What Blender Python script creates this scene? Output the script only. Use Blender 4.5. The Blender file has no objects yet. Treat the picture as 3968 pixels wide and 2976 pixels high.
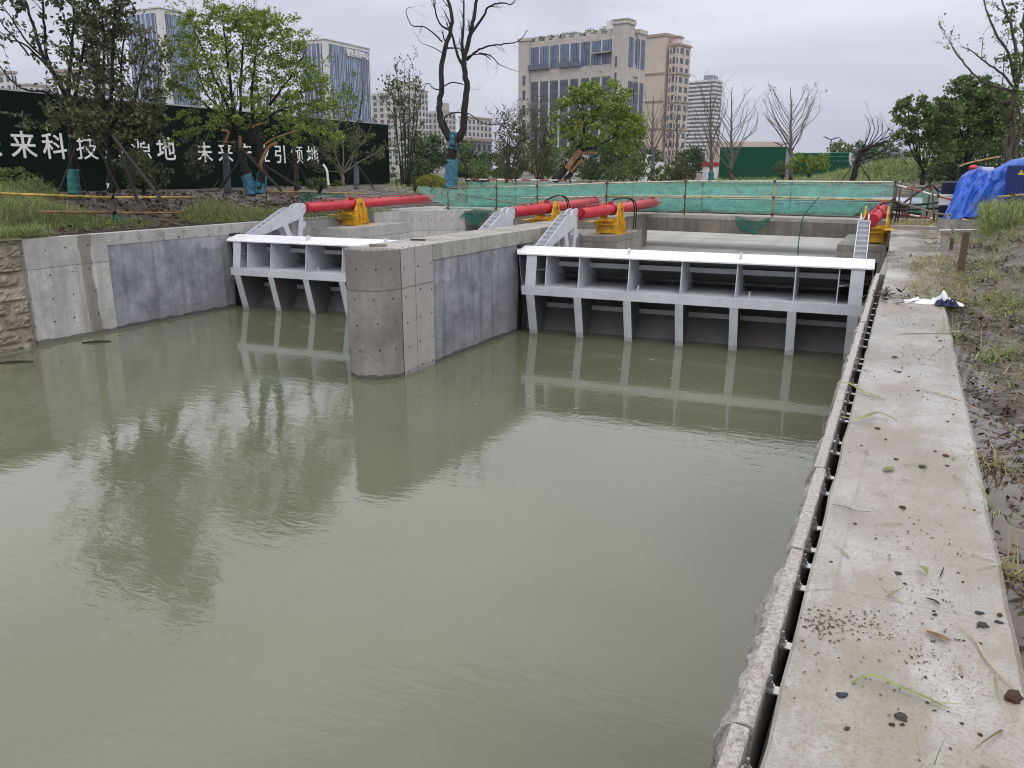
import bpy, math, random
import numpy as np
from mathutils import Vector, Matrix, noise
random.seed(7)
rnd = random.Random(11)
R = math.radians
V = Vector
sc = bpy.context.scene
COL = sc.collection

# ------------------------------------------------------------------ camera
F = 3095.0; PITCH = math.atan(823 / F); YAW = R(26.3); CZ = 1.6
cam = bpy.data.cameras.new("camera"); co = bpy.data.objects.new("camera", cam); COL.objects.link(co)
co.location = (0, 0, CZ); co.rotation_euler = (math.pi / 2 - PITCH, 0, YAW)
cam.sensor_width = 36; cam.lens = 36 * F / 3968; cam.clip_start = 0.05; cam.clip_end = 4000
sc.camera = co
CPI, SPI, CYA, SYA = math.cos(PITCH), math.sin(PITCH), math.cos(YAW), math.sin(YAW)
S = 3968 / 2212.0
def ray(px, py):                       # surveyed image point (2212 wide) -> world direction
    a = px * S - 1984; b = -(py * S - 1488)
    fw = F * CPI + b * SPI; up = -F * SPI + b * CPI
    return V((a * CYA - fw * SYA, a * SYA + fw * CYA, up)), fw
def at(px, py, dist):                  # point at a given distance ahead
    d, fw = ray(px, py); t = dist / fw
    return V((d.x * t, d.y * t, CZ + d.z * t))
def atz(px, py, z):
    d, fw = ray(px, py); t = (z - CZ) / d.z
    return V((d.x * t, d.y * t, z))
def atx(px, py, x):
    d, fw = ray(px, py); t = x / d.x
    return V((x, d.y * t, CZ + d.z * t))

# ------------------------------------------------------------------ mesh builder
class MB:
    def __init__(s): s.v = []; s.f = []; s.m = []
    def add(s, vs, fs, mi=0):
        o = len(s.v); s.v.extend([tuple(p) for p in vs])
        s.f.extend([tuple(i + o for i in f) for f in fs]); s.m.extend([mi] * len(fs))
    def box(s, x0, x1, y0, y1, z0, z1, mi=0):
        s.add([(x0,y0,z0),(x1,y0,z0),(x1,y1,z0),(x0,y1,z0),(x0,y0,z1),(x1,y0,z1),(x1,y1,z1),(x0,y1,z1)],
              [(0,3,2,1),(4,5,6,7),(0,1,5,4),(1,2,6,5),(2,3,7,6),(3,0,4,7)], mi)
    def prism(s, poly, a, b, axis='x', mi=0):      # extrude a 2D polygon along an axis from a to b
        n = len(poly)
        if axis == 'x': f = lambda p, t: (t, p[0], p[1])
        elif axis == 'y': f = lambda p, t: (p[0], t, p[1])
        else: f = lambda p, t: (p[0], p[1], t)
        vs = [f(p, a) for p in poly] + [f(p, b) for p in poly]
        fs = [tuple(range(n))[::-1], tuple(range(n, 2 * n))] + [(i, (i + 1) % n, n + (i + 1) % n, n + i) for i in range(n)]
        s.add(vs, fs, mi)
    def tube(s, pts, rad, n=6, mi=0, cap=True):
        pts = [V(p) for p in pts]
        if not isinstance(rad, (list, tuple)): rad = [rad] * len(pts)
        o = len(s.v); prev = None
        for i, p in enumerate(pts):
            d = (pts[min(i + 1, len(pts) - 1)] - pts[max(i - 1, 0)])
            if d.length < 1e-9: d = V((0, 0, 1))
            d.normalize()
            if prev is None:
                a = d.orthogonal().normalized()
            else:
                a = (prev - d * prev.dot(d))
                a = a.normalized() if a.length > 1e-6 else d.orthogonal().normalized()
            prev = a; b = d.cross(a)
            for k in range(n):
                t = 2 * math.pi * k / n
                s.v.append(tuple(p + (a * math.cos(t) + b * math.sin(t)) * rad[i]))
        L = len(pts)
        for i in range(L - 1):
            for k in range(n):
                k2 = (k + 1) % n
                s.f.append((o + i*n + k, o + i*n + k2, o + (i+1)*n + k2, o + (i+1)*n + k)); s.m.append(mi)
        if cap:
            s.f.append(tuple(o + k for k in range(n))[::-1]); s.m.append(mi)
            s.f.append(tuple(o + (L-1)*n + k for k in range(n))); s.m.append(mi)
    def leaf(s, c, a, b, l, w, bend=0.0):
        # a long diamond blade from c along a
        nrm = a.cross(b)
        p1 = c + a * (l * .45) + b * (w * .5); p2 = c + a * l - nrm * (bend * l); p3 = c + a * (l * .45) - b * (w * .5)
        o = len(s.v); s.v.extend((tuple(c), tuple(p1), tuple(p2), tuple(p3)))
        s.f.append((o, o+1, o+2, o+3)); s.m.append(0)
    def blade(s, p, d, L, w, droop, n=3, mi=0):
        # a grass blade, n segments, drooping
        d = d.normalized(); side = d.cross(V((0,0,1)))
        if side.length < .05: side = V((random.uniform(-1,1), random.uniform(-1,1), 0))
        side.normalize(); o = len(s.v); q = V(p)
        for i in range(n + 1):
            ww = w * (1 - i / n) * .5 + .0006
            s.v.append(tuple(q - side * ww)); s.v.append(tuple(q + side * ww))
            q = q + d * (L / n); d = (d + V((0,0,-droop / n))).normalized()
        for i in range(n):
            s.f.append((o+2*i, o+2*i+1, o+2*i+3, o+2*i+2)); s.m.append(mi)
    def build(s, name, mats, parent=None, loc=None, smooth=False, rotz=0):
        me = bpy.data.meshes.new(name); me.from_pydata(s.v, [], s.f)
        if not isinstance(mats, (list, tuple)): mats = [mats]
        for m in mats: me.materials.append(m)
        if len(mats) > 1: me.polygons.foreach_set('material_index', s.m)
        if smooth: me.polygons.foreach_set('use_smooth', [True] * len(me.polygons))
        me.update(); o = bpy.data.objects.new(name, me); COL.objects.link(o)
        if parent: o.parent = parent
        if loc is not None: o.location = loc
        o.rotation_euler.z = rotz
        return o
def tag(o, label=None, cat=None, group=None, kind=None):
    if label: o['label'] = label
    if cat: o['category'] = cat
    if group: o['group'] = group
    if kind: o['kind'] = kind
    return o
def empty(name, loc, label, cat, group=None, rotz=0):
    o = bpy.data.objects.new(name, None); COL.objects.link(o); o.location = loc; o.rotation_euler.z = rotz
    o.empty_display_size = .2
    return tag(o, label, cat, group)
def copy_tree(o, parent=None):
    c = o.copy(); COL.objects.link(c)
    if parent: c.parent = parent
    for ch in [x for x in bpy.data.objects if x.parent == o]: copy_tree(ch, c)
    return c
def bevel(o, w, seg=2):
    m = o.modifiers.new('bevel', 'BEVEL'); m.width = w; m.segments = seg; m.limit_method = 'ANGLE'; m.angle_limit = R(40)
    return o
def nz(x, y, z=0.0): return noise.noise(V((x, y, z)))
def rv():
    while True:
        v = V((random.uniform(-1,1), random.uniform(-1,1), random.uniform(-1,1)))
        if .05 < v.length < 1: return v.normalized()

# ------------------------------------------------------------------ materials
class NT:
    def __init__(s, name):
        s.mat = bpy.data.materials.new(name); s.mat.use_nodes = True
        s.t = s.mat.node_tree; s.n = s.t.nodes; s.l = s.t.links
        s.n.clear(); s.out = s.n.new('ShaderNodeOutputMaterial')
        s.b = s.n.new('ShaderNodeBsdfPrincipled'); s.l.new(s.b.outputs[0], s.out.inputs[0])
        s.tc = s.n.new('ShaderNodeTexCoord')
    def val(s, v, sock):
        if hasattr(v, 'is_linked') or isinstance(v, bpy.types.NodeSocket): s.l.new(v, sock)
        else:
            try: sock.default_value = v
            except Exception: sock.default_value = (*v, 1)
    def mapping(s, scale=(1,1,1), src='Object'):
        m = s.n.new('ShaderNodeMapping'); m.inputs['Scale'].default_value = scale
        s.l.new(s.tc.outputs[src], m.inputs[0]); return m.outputs[0]
    def noise(s, scale, detail=4, rough=.55, sc3=(1,1,1), src='Object', dist=0):
        t = s.n.new('ShaderNodeTexNoise'); t.inputs['Scale'].default_value = scale
        t.inputs['Detail'].default_value = detail; t.inputs['Roughness'].default_value = rough
        t.inputs['Distortion'].default_value = dist
        s.l.new(s.mapping(sc3, src), t.inputs['Vector']); return t.outputs[0]
    def vor(s, scale, sc3=(1,1,1), feature='F1', out='Distance'):
        t = s.n.new('ShaderNodeTexVoronoi'); t.inputs['Scale'].default_value = scale; t.feature = feature
        s.l.new(s.mapping(sc3), t.inputs['Vector']); return t.outputs[out]
    def ramp(s, f, stops, interp='LINEAR'):
        r = s.n.new('ShaderNodeValToRGB'); e = r.color_ramp.elements; r.color_ramp.interpolation = interp
        while len(e) < len(stops): e.new(.5)
        for i, (p, c) in enumerate(stops):
            e[i].position = p; c = (c, c, c) if not isinstance(c, (tuple, list)) else c; e[i].color = (*c[:3], 1)
        s.l.new(f, r.inputs[0]); return r.outputs[0]
    def mix(s, f, a, b, mode='MIX'):
        m = s.n.new('ShaderNodeMix'); m.data_type = 'RGBA'; m.blend_type = mode
        s.val(f, m.inputs[0]); s.val(a, m.inputs[6]); s.val(b, m.inputs[7]); return m.outputs[2]
    def math(s, op, a, b=0.0, c=0.0):
        m = s.n.new('ShaderNodeMath'); m.operation = op
        for i, v in enumerate((a, b, c)): s.val(v, m.inputs[i])
        return m.outputs[0]
    def xyz(s, src='Object'):
        x = s.n.new('ShaderNodeSeparateXYZ'); s.l.new(s.tc.outputs[src], x.inputs[0]); return x.outputs
    def island(s):
        g = s.n.new('ShaderNodeNewGeometry'); return g.outputs['Random Per Island']
    def objrand(s):
        g = s.n.new('ShaderNodeObjectInfo'); return g.outputs['Random']
    def bump(s, h, strength=.3, dist=.02):
        b = s.n.new('ShaderNodeBump'); b.inputs['Strength'].default_value = strength; b.inputs['Distance'].default_value = dist
        s.l.new(h, b.inputs['Height']); s.l.new(b.outputs[0], s.b.inputs['Normal']); return b
    def set(s, **k):
        for a, v in k.items():
            s.val(v, s.b.inputs[{'col': 'Base Color', 'rough': 'Roughness', 'metal': 'Metallic', 'spec': 'Specular IOR Level', 'ior': 'IOR', 'alpha': 'Alpha', 'coat': 'Coat Weight', 'trans': 'Transmission Weight'}[a]])
        return s.mat
MAT = {}
def simple(name, col, rough=.6, var=.2, scale=6, metal=0, bumpd=.0, bscale=30, spec=.5):
    n = NT(name); c2 = tuple(c * (1 - var) for c in col); c1 = tuple(min(1, c * (1 + var * .6)) for c in col)
    c = n.ramp(n.noise(scale, 5), [(.3, c2), (.7, c1)])
    n.set(col=c, rough=rough, metal=metal, spec=spec)
    if bumpd: n.bump(n.noise(bscale, 4), .6, bumpd)
    MAT[name] = n.mat; return n.mat

def concrete(name, base, holes=None, joints=(), streak=.5, dark=.55, patch=0.0):
    n = NT(name); d = tuple(c * dark for c in base); l = tuple(min(1, c * 1.2) for c in base)
    c = n.ramp(n.noise(.9, 7, .65), [(.32, tuple(x * .6 for x in base)), (.52, base), (.7, l)])
    st = n.ramp(n.noise(2.0, 5, .6, (1.5, 1.5, .08)), [(.48, 0), (.6, 1)])
    c = n.mix(n.math('MULTIPLY', st, streak), c, d)
    grime = n.ramp(n.noise(7, 9, .78), [(.42, 1), (.55, 0)])
    c = n.mix(n.math('MULTIPLY', grime, .42), c, d)
    drip = n.ramp(n.noise(5, 4, .6, (1.5, 1.5, .04)), [(.58, 0), (.66, 1)]); c = n.mix(n.math('MULTIPLY', drip, streak * .7), c, tuple(k * .45 for k in base))
    x, y, z = n.xyz()
    if joints: c = n.mix(n.math('MULTIPLY', n.math('GREATER_THAN', z, joints[0]), .4), c, tuple(k * .62 for k in base))
    wet = n.math('LESS_THAN', n.math('ADD', z, n.math('MULTIPLY', n.noise(2.5, 6), .2)), -2.6)
    c = n.mix(n.math('MULTIPLY', wet, .75), c, (.05, .05, .035))
    if name == 'concrete_nose':
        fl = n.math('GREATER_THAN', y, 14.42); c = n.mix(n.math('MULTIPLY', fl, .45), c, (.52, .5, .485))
        for yj in (14.42, 14.98):
            jd = n.math('ABSOLUTE', n.math('SUBTRACT', n.math('ADD', y, n.math('MULTIPLY', n.noise(4, 3), .03)), yj + .015)); c = n.mix(n.math('MULTIPLY', n.math('LESS_THAN', jd, .016 if yj < 14.5 else .007), .85), c, (.03, .028, .025))
    if name == 'concrete_light':
        br_ = n.math('ABSOLUTE', n.math('SUBTRACT', n.math('ADD', y, n.math('MULTIPLY', n.noise(.9, 4), .35)), 14.75))
        c = n.mix(n.math('MULTIPLY', n.math('LESS_THAN', br_, .17), .6), c, (.14, .115, .085))
    for zj in joints:
        jd = n.math('ABSOLUTE', n.math('SUBTRACT', n.math('ADD', z, n.math('MULTIPLY', n.noise(3, 2), .03)), zj))
        c = n.mix(n.math('MULTIPLY', n.math('LESS_THAN', jd, .012), .75), c, tuple(x_ * .25 for x_ in base))
    if holes:
        ph, pv, oy, oz = holes
        def cell(v, p, o):
            return n.math('SUBTRACT', n.math('MULTIPLY', n.math('FRACT', n.math('DIVIDE', n.math('SUBTRACT', v, o), p)), p), p / 2)
        h = n.math('ADD', x, y)
        a = cell(n.math('ADD', h, n.math('MULTIPLY', n.noise(.9, 1), .5)), ph, oy)
        b = cell(n.math('ADD', z, n.math('MULTIPLY', n.noise(.8, 1, .5, (1, 1, 1)), .4)), pv, oz)
        r = n.math('SQRT', n.math('ADD', n.math('MULTIPLY', a, a), n.math('MULTIPLY', b, b)))
        c = n.mix(n.math('LESS_THAN', n.math('ADD', r, n.math('MULTIPLY', n.noise(6, 2), .02)), .034), c, (.03, .028, .026))
    n.set(col=c, rough=n.ramp(n.noise(1.5, 3), [(.3, .5), (.7, .9)]), spec=.35)
    n.bump(n.noise(12, 8, .75), .7, .018)
    MAT[name] = n.mat; return n.mat
concrete('concrete_light', (.5, .49, .475), (.62, .62, .0, .12), (-.82,), .45)
concrete('concrete_nose', (.29, .262, .245), (.52, .58, .1, .05), (-.84,), .3)
concrete('concrete_coping', (.36, .345, .31), None, (), .5)
concrete('concrete_back', (.30, .285, .255), (.55, .6, .0, .15), (-.62,), .75)
concrete('concrete_beam', (.20, .18, .155), None, (), .8)
concrete('concrete_deck', (.36, .34, .31), None, (), .2)

def slab_stone():          # dark tiled cladding on the chamber walls
    n = NT('slab_stone'); x, y, z = n.xyz()
    c = n.ramp(n.noise(1.3, 10, .72), [(.34, (.13, .136, .16)), (.5, (.235, .244, .278)), (.7, (.38, .388, .42))])
    pale = n.ramp(n.noise(1.1, 5, .6, (1.5, 1.5, .45)), [(.5, 0), (.62, 1)])
    top = n.math('GREATER_THAN', n.math('ADD', z, n.math('MULTIPLY', n.noise(1.6, 4), .9)), -.4)
    c = n.mix(n.math('MULTIPLY', n.math('MULTIPLY', pale, top), .75), c, (.4, .4, .43))
    low = n.math('LESS_THAN', n.math('ADD', z, n.math('MULTIPLY', n.noise(1.0, 4), .8)), -2.05)
    c = n.mix(n.math('MULTIPLY', low, .45), c, (.25, .255, .275))
    def line(v, p, o, w):
        f = n.math('FRACT', n.math('DIVIDE', n.math('SUBTRACT', v, o), p)); return n.math('LESS_THAN', f, w / p)
    vj = line(y, .6, .1, .012); hj = line(z, .75, -.15, .014)
    spk = n.ramp(n.noise(9, 2, .6), [(.5, 0), (.56, 1)])
    drip = n.ramp(n.noise(3.2, 4, .6, (1.5, 1.5, .06)), [(.5, 0), (.64, 1)])
    c = n.mix(n.math('MULTIPLY', drip, .45), c, (.075, .075, .085))
    c = n.mix(n.math('MULTIPLY', vj, .16), c, (.06, .06, .07))
    c = n.mix(n.math('MULTIPLY', n.math('MULTIPLY', hj, spk), .6), c, (.42, .43, .45))
    grit = n.ramp(n.noise(45, 3, .7), [(.35, 0), (.7, 1)])
    c = n.mix(n.math('MULTIPLY', grit, .22), c, (.3, .3, .32))
    wet = n.math('LESS_THAN', n.math('ADD', z, n.math('MULTIPLY', n.noise(2.5, 6), .22)), -2.6)
    c = n.mix(n.math('MULTIPLY', wet, .75), c, (.045, .045, .035))
    n.set(col=c, rough=.55, spec=.4); n.bump(n.noise(25, 6, .7), .4, .008); MAT['slab_stone'] = n.mat
slab_stone()

def rock_mat(name, a, b, c_, sc_=2.5):
    n = NT(name); isl = n.island()
    c = n.ramp(n.noise(sc_, 8, .7), [(.3, a), (.52, b), (.72, c_)])
    c = n.mix(.35, c, n.ramp(isl, [(0, a), (.5, b), (1, c_)]))
    n.set(col=c, rough=.85, spec=.3); n.bump(n.noise(sc_ * 6, 8, .75), .9, .03); MAT[name] = n.mat
rock_mat('wall_stone', (.15, .12, .09), (.3, .255, .2), (.45, .4, .335))
rock_mat('pebble', (.06, .052, .045), (.12, .105, .09), (.2, .18, .155), 20)
rock_mat('brown_stone', (.07, .035, .02), (.14, .075, .045), (.2, .12, .07), 14)
rock_mat('slate_chip', (.06, .075, .095), (.1, .12, .145), (.15, .17, .19), 12)
def granite():
    n = NT('granite'); c = n.ramp(n.noise(60, 6, .75), [(.34, (.14, .125, .115)), (.5, (.38, .355, .33)), (.62, (.5, .475, .45))])
    c = n.mix(n.ramp(n.vor(110), [(.12, .7), (.25, 0)]), c, (.07, .065, .065))
    c = n.mix(n.ramp(n.noise(4, 4), [(.4, 0), (.8, .5)]), c, (.3, .25, .2))
    n.set(col=c, rough=.6); n.bump(n.noise(40, 8, .8), .7, .01); MAT['granite'] = n.mat
granite()
def wet_concrete():
    n = NT('wet_concrete'); x, y, z = n.xyz()
    c = n.ramp(n.noise(1.1, 7, .62), [(.3, (.2, .18, .155)), (.5, (.345, .325, .3)), (.72, (.46, .445, .425))])
    mud = n.ramp(n.noise(1.0, 10, .74, (1.5, .6, 1)), [(.47, 0), (.53, .8), (.62, 1)])
    mud = n.math('MAXIMUM', mud, n.math('MULTIPLY', n.ramp(n.noise(7, 8, .75), [(.56, 0), (.62, 1)]), .8))
    far = n.ramp(n.math('DIVIDE', y, 26.0), [(.3, 0), (.55, 1)])
    c = n.mix(n.math('MULTIPLY', mud, n.math('ADD', .55, n.math('MULTIPLY', far, .3))), c, (.19, .153, .1))
    fine = n.ramp(n.noise(70, 6, .8), [(.38, 1), (.5, 0)]); c = n.mix(n.math('MULTIPLY', fine, .6), c, (.12, .102, .082))
    dmp = n.ramp(n.noise(.45, 6, .65, (1.6, .8, 1)), [(.47, 0), (.56, 1)]); c = n.mix(n.math('MULTIPLY', dmp, .5), c, (.22, .178, .125))
    sp_ = n.ramp(n.noise(30, 7, .78), [(.36, 1), (.46, 0)]); cl_ = n.ramp(n.noise(2.2, 5, .65), [(.4, .15), (.62, 1)])
    c = n.mix(n.math('MULTIPLY', n.math('MULTIPLY', sp_, cl_), .6), c, (.1, .075, .055))
    crack = n.ramp(n.vor(.55, (1, 1, 1), 'DISTANCE_TO_EDGE'), [(0, 1), (.006, 0)]); c = n.mix(n.math('MULTIPLY', crack, n.math('MULTIPLY', cl_, .5)), c, (.1, .085, .07))
    pud = n.ramp(n.noise(.8, 4, .6, (1.3, .5, 1)), [(.42, .38), (.58, .12)])
    n.set(col=c, rough=pud, spec=.5)
    n.bump(n.noise(26, 7, .7), .5, .006); MAT['wet_concrete'] = n.mat
wet_concrete()
def ground_mat():
    n = NT('soil'); x, y, z = n.xyz()
    c = n.ramp(n.noise(3, 8, .7), [(.3, (.022, .014, .01)), (.5, (.06, .042, .03)), (.7, (.11, .085, .062))])
    g = n.ramp(n.noise(.35, 5, .6), [(.5, 0), (.62, 1)])
    farw = n.math('GREATER_THAN', y, 36.0)
    c = n.mix(n.math('MULTIPLY', g, n.math('MULTIPLY', farw, .85)), c, (.09, .12, .035))
    n.set(col=c, rough=n.ramp(n.noise(2.2, 4), [(.4, .35), (.6, .9)]), spec=.4)
    n.bump(n.noise(9, 8, .75), 1, .06); MAT['soil'] = n.mat
ground_mat()
def mud_mat():
    n = NT('mud')
    c = n.ramp(n.noise(5, 8, .7), [(.3, (.04, .027, .018)), (.5, (.088, .066, .046)), (.7, (.15, .12, .088))])
    n.set(col=c, rough=n.ramp(n.noise(3, 5), [(.42, .18), (.6, .75)]), spec=.5)
    n.bump(n.noise(16, 8, .75), .8, .03); MAT['mud'] = n.mat
mud_mat()

def leafmat(name, stops, rough=.5, trans=.3):
    n = NT(name); isl = n.island()
    c = n.ramp(isl, stops)
    n.set(col=c, rough=rough, spec=.4)
    tr = n.n.new('ShaderNodeBsdfTranslucent'); n.l.new(c, tr.inputs[0])
    mx = n.n.new('ShaderNodeMixShader'); mx.inputs[0].default_value = trans
    n.l.new(n.b.outputs[0], mx.inputs[1]); n.l.new(tr.outputs[0], mx.inputs[2]); n.l.new(mx.outputs[0], n.out.inputs[0])
    MAT[name] = n.mat
leafmat('leaf_dark', [(0, (0.0297, 0.0459, 0.0189)), (.5, (0.0607, 0.0878, 0.0351)), (.85, (0.115, 0.135, 0.0607)), (1, (0.23, 0.243, 0.135))])
leafmat('leaf_olive', [(0, (0.0428, 0.057, 0.0256)), (.5, (0.0927, 0.114, 0.0477)), (.85, (0.143, 0.146, 0.0682)), (1, (0.2, 0.228, 0.136))])
leafmat('leaf_bright', [(0, (0.0788, 0.128, 0.018)), (.5, (0.158, 0.247, 0.0375)), (.85, (0.252, 0.33, 0.06)), (1, (0.362, 0.42, 0.12))])
leafmat('leaf_mid', [(0, (0.0476, 0.0867, 0.0226)), (.5, (0.0935, 0.156, 0.0404)), (.85, (0.17, 0.243, 0.0646)), (1, (0.255, 0.312, 0.113))])
leafmat('leaf_deep', [(0, (0.0228, 0.0475, 0.019)), (.5, (0.0532, 0.095, 0.0342)), (.85, (0.095, 0.152, 0.057)), (1, (0.152, 0.209, 0.095))])
leafmat('leaf_gold', [(0, (0.112, 0.112, 0.0125)), (.5, (0.25, 0.25, 0.025)), (.85, (0.35, 0.338, 0.0375)), (1, (0.425, 0.413, 0.075))])
leafmat('grass_green', [(0, (0.0825, 0.121, 0.0285)), (.5, (0.165, 0.235, 0.0641)), (.85, (0.264, 0.324, 0.0998)), (1, (0.429, 0.421, 0.171))])
leafmat('grass_lush', [(0, (0.1, 0.15, 0.0375)), (.5, (0.175, 0.25, 0.0625)), (.85, (0.25, 0.325, 0.1)), (1, (0.35, 0.388, 0.15))])
leafmat('grass_straw', [(0, (0.125, 0.106, 0.0438)), (.4, (0.25, 0.213, 0.0938)), (.75, (0.237, 0.25, 0.075)), (1, (0.45, 0.388, 0.213))])
leafmat('dead_leaf', [(0, (.02, .013, .009)), (.6, (.05, .03, .02)), (1, (.1, .06, .035))], .4, .05)
simple('bark_dark', (.016, .013, .011), .85, .45, 9, bumpd=.02)
simple('bark_brown', (.085, .065, .048), .85, .4, 9, bumpd=.02)
simple('bark_grey', (.13, .115, .1), .85, .4, 9, bumpd=.02)
simple('bark_orange', (.23, .125, .06), .8, .55, 6, bumpd=.01)
simple('branch_pale', (.2, .165, .12), .85, .4, 9)
simple('wood_dark', (.022, .016, .012), .8, .4, 12, bumpd=.008)
simple('wood_stake', (.1, .068, .045), .8, .4, 10, bumpd=.01)
simple('wrap_blue', (.045, .17, .25), .7, .75, 7, bumpd=.03, bscale=14)
simple('wrap_teal', (.03, .19, .18), .7, .45, 9, bumpd=.03, bscale=14)
simple('wrap_grey', (.1, .13, .16), .7, .5, 9, bumpd=.03, bscale=14)
def gate_paint(name, col):
    n = NT(name); x, y, z = n.xyz('Object')
    c = n.ramp(n.noise(1.6, 6, .65), [(.3, tuple(k * .84 for k in col)), (.55, col), (.75, tuple(k * 1.06 for k in col))])
    g = n.ramp(n.noise(5, 5, .65, (1.4, 1.4, .12)), [(.56, 0), (.74, 1)])
    c = n.mix(n.math('MULTIPLY', g, .4), c, (.25, .21, .165))
    sc_ = n.ramp(n.noise(30, 4, .7), [(.66, 0), (.72, 1)]); c = n.mix(n.math('MULTIPLY', sc_, .35), c, (.22, .18, .15))
    lo = n.math('LESS_THAN', n.math('ADD', z, n.math('MULTIPLY', n.noise(4, 4), .3)), -2.52); c = n.mix(n.math('MULTIPLY', lo, .4), c, (.2, .19, .14))
    n.set(col=c, rough=n.ramp(n.noise(3, 3), [(.3, .32), (.7, .55)])); n.bump(n.noise(20, 3), .08, .003); MAT[name] = n.mat
gate_paint('gate_paint', (.56, .58, .63)); gate_paint('gate_top_skylit', (.72, .73, .76))  # top plate's paler copy has the sky's brightness painted into it
def gate_skin_shaded():
    n = NT('gate_skin_shaded'); x, y, z = n.xyz()
    c = n.ramp(n.noise(1.5, 5), [(.3, (.12, .12, .125)), (.7, (.2, .205, .21))])  # dark tones carry the shade inside the gate bays
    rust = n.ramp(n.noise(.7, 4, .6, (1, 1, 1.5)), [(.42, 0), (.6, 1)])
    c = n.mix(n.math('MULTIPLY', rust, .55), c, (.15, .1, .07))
    n.set(col=c, rough=.6); MAT['gate_skin_shaded'] = n.mat
gate_skin_shaded()
simple('red_paint', (.52, .024, .042), .38, .3, 2.2, bumpd=.004, bscale=12)
simple('red_dark', (.36, .014, .026), .35, .15, 5)
simple('yellow_paint', (.62, .34, .015), .5, .4, 7, bumpd=.003, bscale=20)
simple('rubber', (.012, .012, .013), .7, .2, 8)
simple('steel', (.55, .55, .55), .35, .2, 14, metal=.8)
simple('bolt_steel', (.3, .3, .3), .4, .3, 14, metal=.8)
simple('pipe_yellow', (.5, .33, .07), .55, .6, 5)
simple('pipe_pale', (.55, .5, .38), .6, .6, 4)
simple('pipe_white', (.68, .66, .63), .55, .2, 6)
simple('pipe_red', (.28, .045, .04), .6, .35, 7)
simple('pipe_rust', (.1, .06, .045), .75, .55, 8)
simple('pipe_grey', (.22, .19, .16), .7, .4, 7)
simple('bamboo', (.42, .27, .12), .55, .35, 6)
simple('lettering_white', (.78, .78, .78), .6, .05, 6)
simple('astro_dark', (.005, .011, .008), .95, .45, 30, bumpd=.02, bscale=50, spec=.03)
simple('astro_green', (.012, .075, .042), .95, .3, 30, bumpd=.02, bscale=50, spec=.05)
simple('cap_metal', (.35, .36, .38), .5, .15, 6)
simple('cloth_white', (.72, .73, .76), .8, .12, 12)
simple('cloth_navy', (.015, .02, .08), .8, .2, 12)
simple('navy_paint', (.006, .01, .045), .35, .2, 5)
simple('white_paint', (.72, .72, .75), .4, .08, 5)
def tarp_mat():
    n = NT('tarp_blue'); c = n.ramp(n.noise(2.5, 6, .65), [(.3, (.004, .045, .3)), (.6, (.008, .1, .52)), (.8, (.03, .17, .64))])
    n.set(col=c, rough=.4, spec=.5); n.bump(n.noise(7, 6, .6, (1, 1, .6), dist=1.0), .8, .05); MAT['tarp_blue'] = n.mat
tarp_mat()
def net_mat(name, col, alpha):
    n = NT(name); x, y, z = n.xyz()
    c = n.ramp(n.noise(1.6, 7, .68, (1, 1, 2), dist=1.5), [(.34, tuple(k * .5 for k in col)), (.5, tuple(k * .85 for k in col)), (.7, col)])  # dark tones paint the shading of wrinkles into the net
    d = n.n.new('ShaderNodeBsdfDiffuse'); n.l.new(c, d.inputs[0])
    t = n.n.new('ShaderNodeBsdfTranslucent'); n.l.new(c, t.inputs[0])
    tr = n.n.new('ShaderNodeBsdfTransparent')
    m1 = n.n.new('ShaderNodeMixShader'); m1.inputs[0].default_value = .45
    n.l.new(d.outputs[0], m1.inputs[1]); n.l.new(t.outputs[0], m1.inputs[2])
    m2 = n.n.new('ShaderNodeMixShader')
    a = n.ramp(n.noise(1.4, 6, .7, (1, 1, 1.6), dist=1.2), [(.32, alpha * .65), (.5, alpha), (.68, min(1, alpha * 1.55))])
    n.l.new(a, m2.inputs[0]); n.l.new(tr.outputs[0], m2.inputs[1]); n.l.new(m1.outputs[0], m2.inputs[2])
    n.l.new(m2.outputs[0], n.out.inputs[0]); MAT[name] = n.mat
net_mat('net_teal', (.25, .68, .58), .45)
net_mat('net_dark', (.03, .24, .19), .6)
def water_mat(name, base, rip=1.0, dist=.012):
    n = NT(name)
    big = n.ramp(n.noise(.16, 3, .5), [(.42, 0), (.62, 1)])
    w1 = n.noise(3.4, 3, .55, (.6, 1.5, 1), dist=.6); w2 = n.noise(10, 2, .5, (.6, 1.4, 1), dist=.4)
    w0 = n.noise(.5, 2, .5)
    h = n.math('ADD', n.math('MULTIPLY', w1, .8), n.math('MULTIPLY', w2, .22))
    x, y, z = n.xyz()
    calm = n.ramp(n.math('ADD', n.math('DIVIDE', y, 24.0), n.math('MULTIPLY', n.noise(.22, 2), .16)), [(.60, 1), (.72, .1)])
    h = n.math('MULTIPLY', h, n.math('ADD', .12, n.math('MULTIPLY', n.math('ADD', .35, n.math('MULTIPLY', big, .65)), calm)))
    c = n.ramp(n.noise(.12, 3), [(.35, tuple(k * .9 for k in base)), (.65, tuple(k * 1.08 for k in base))])
    n.set(col=c, rough=.035, ior=1.56, spec=.5)
    n.bump(h, rip, dist); MAT[name] = n.mat
water_mat('water_murky', (.125, .134, .085), .8, .0095)
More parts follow.
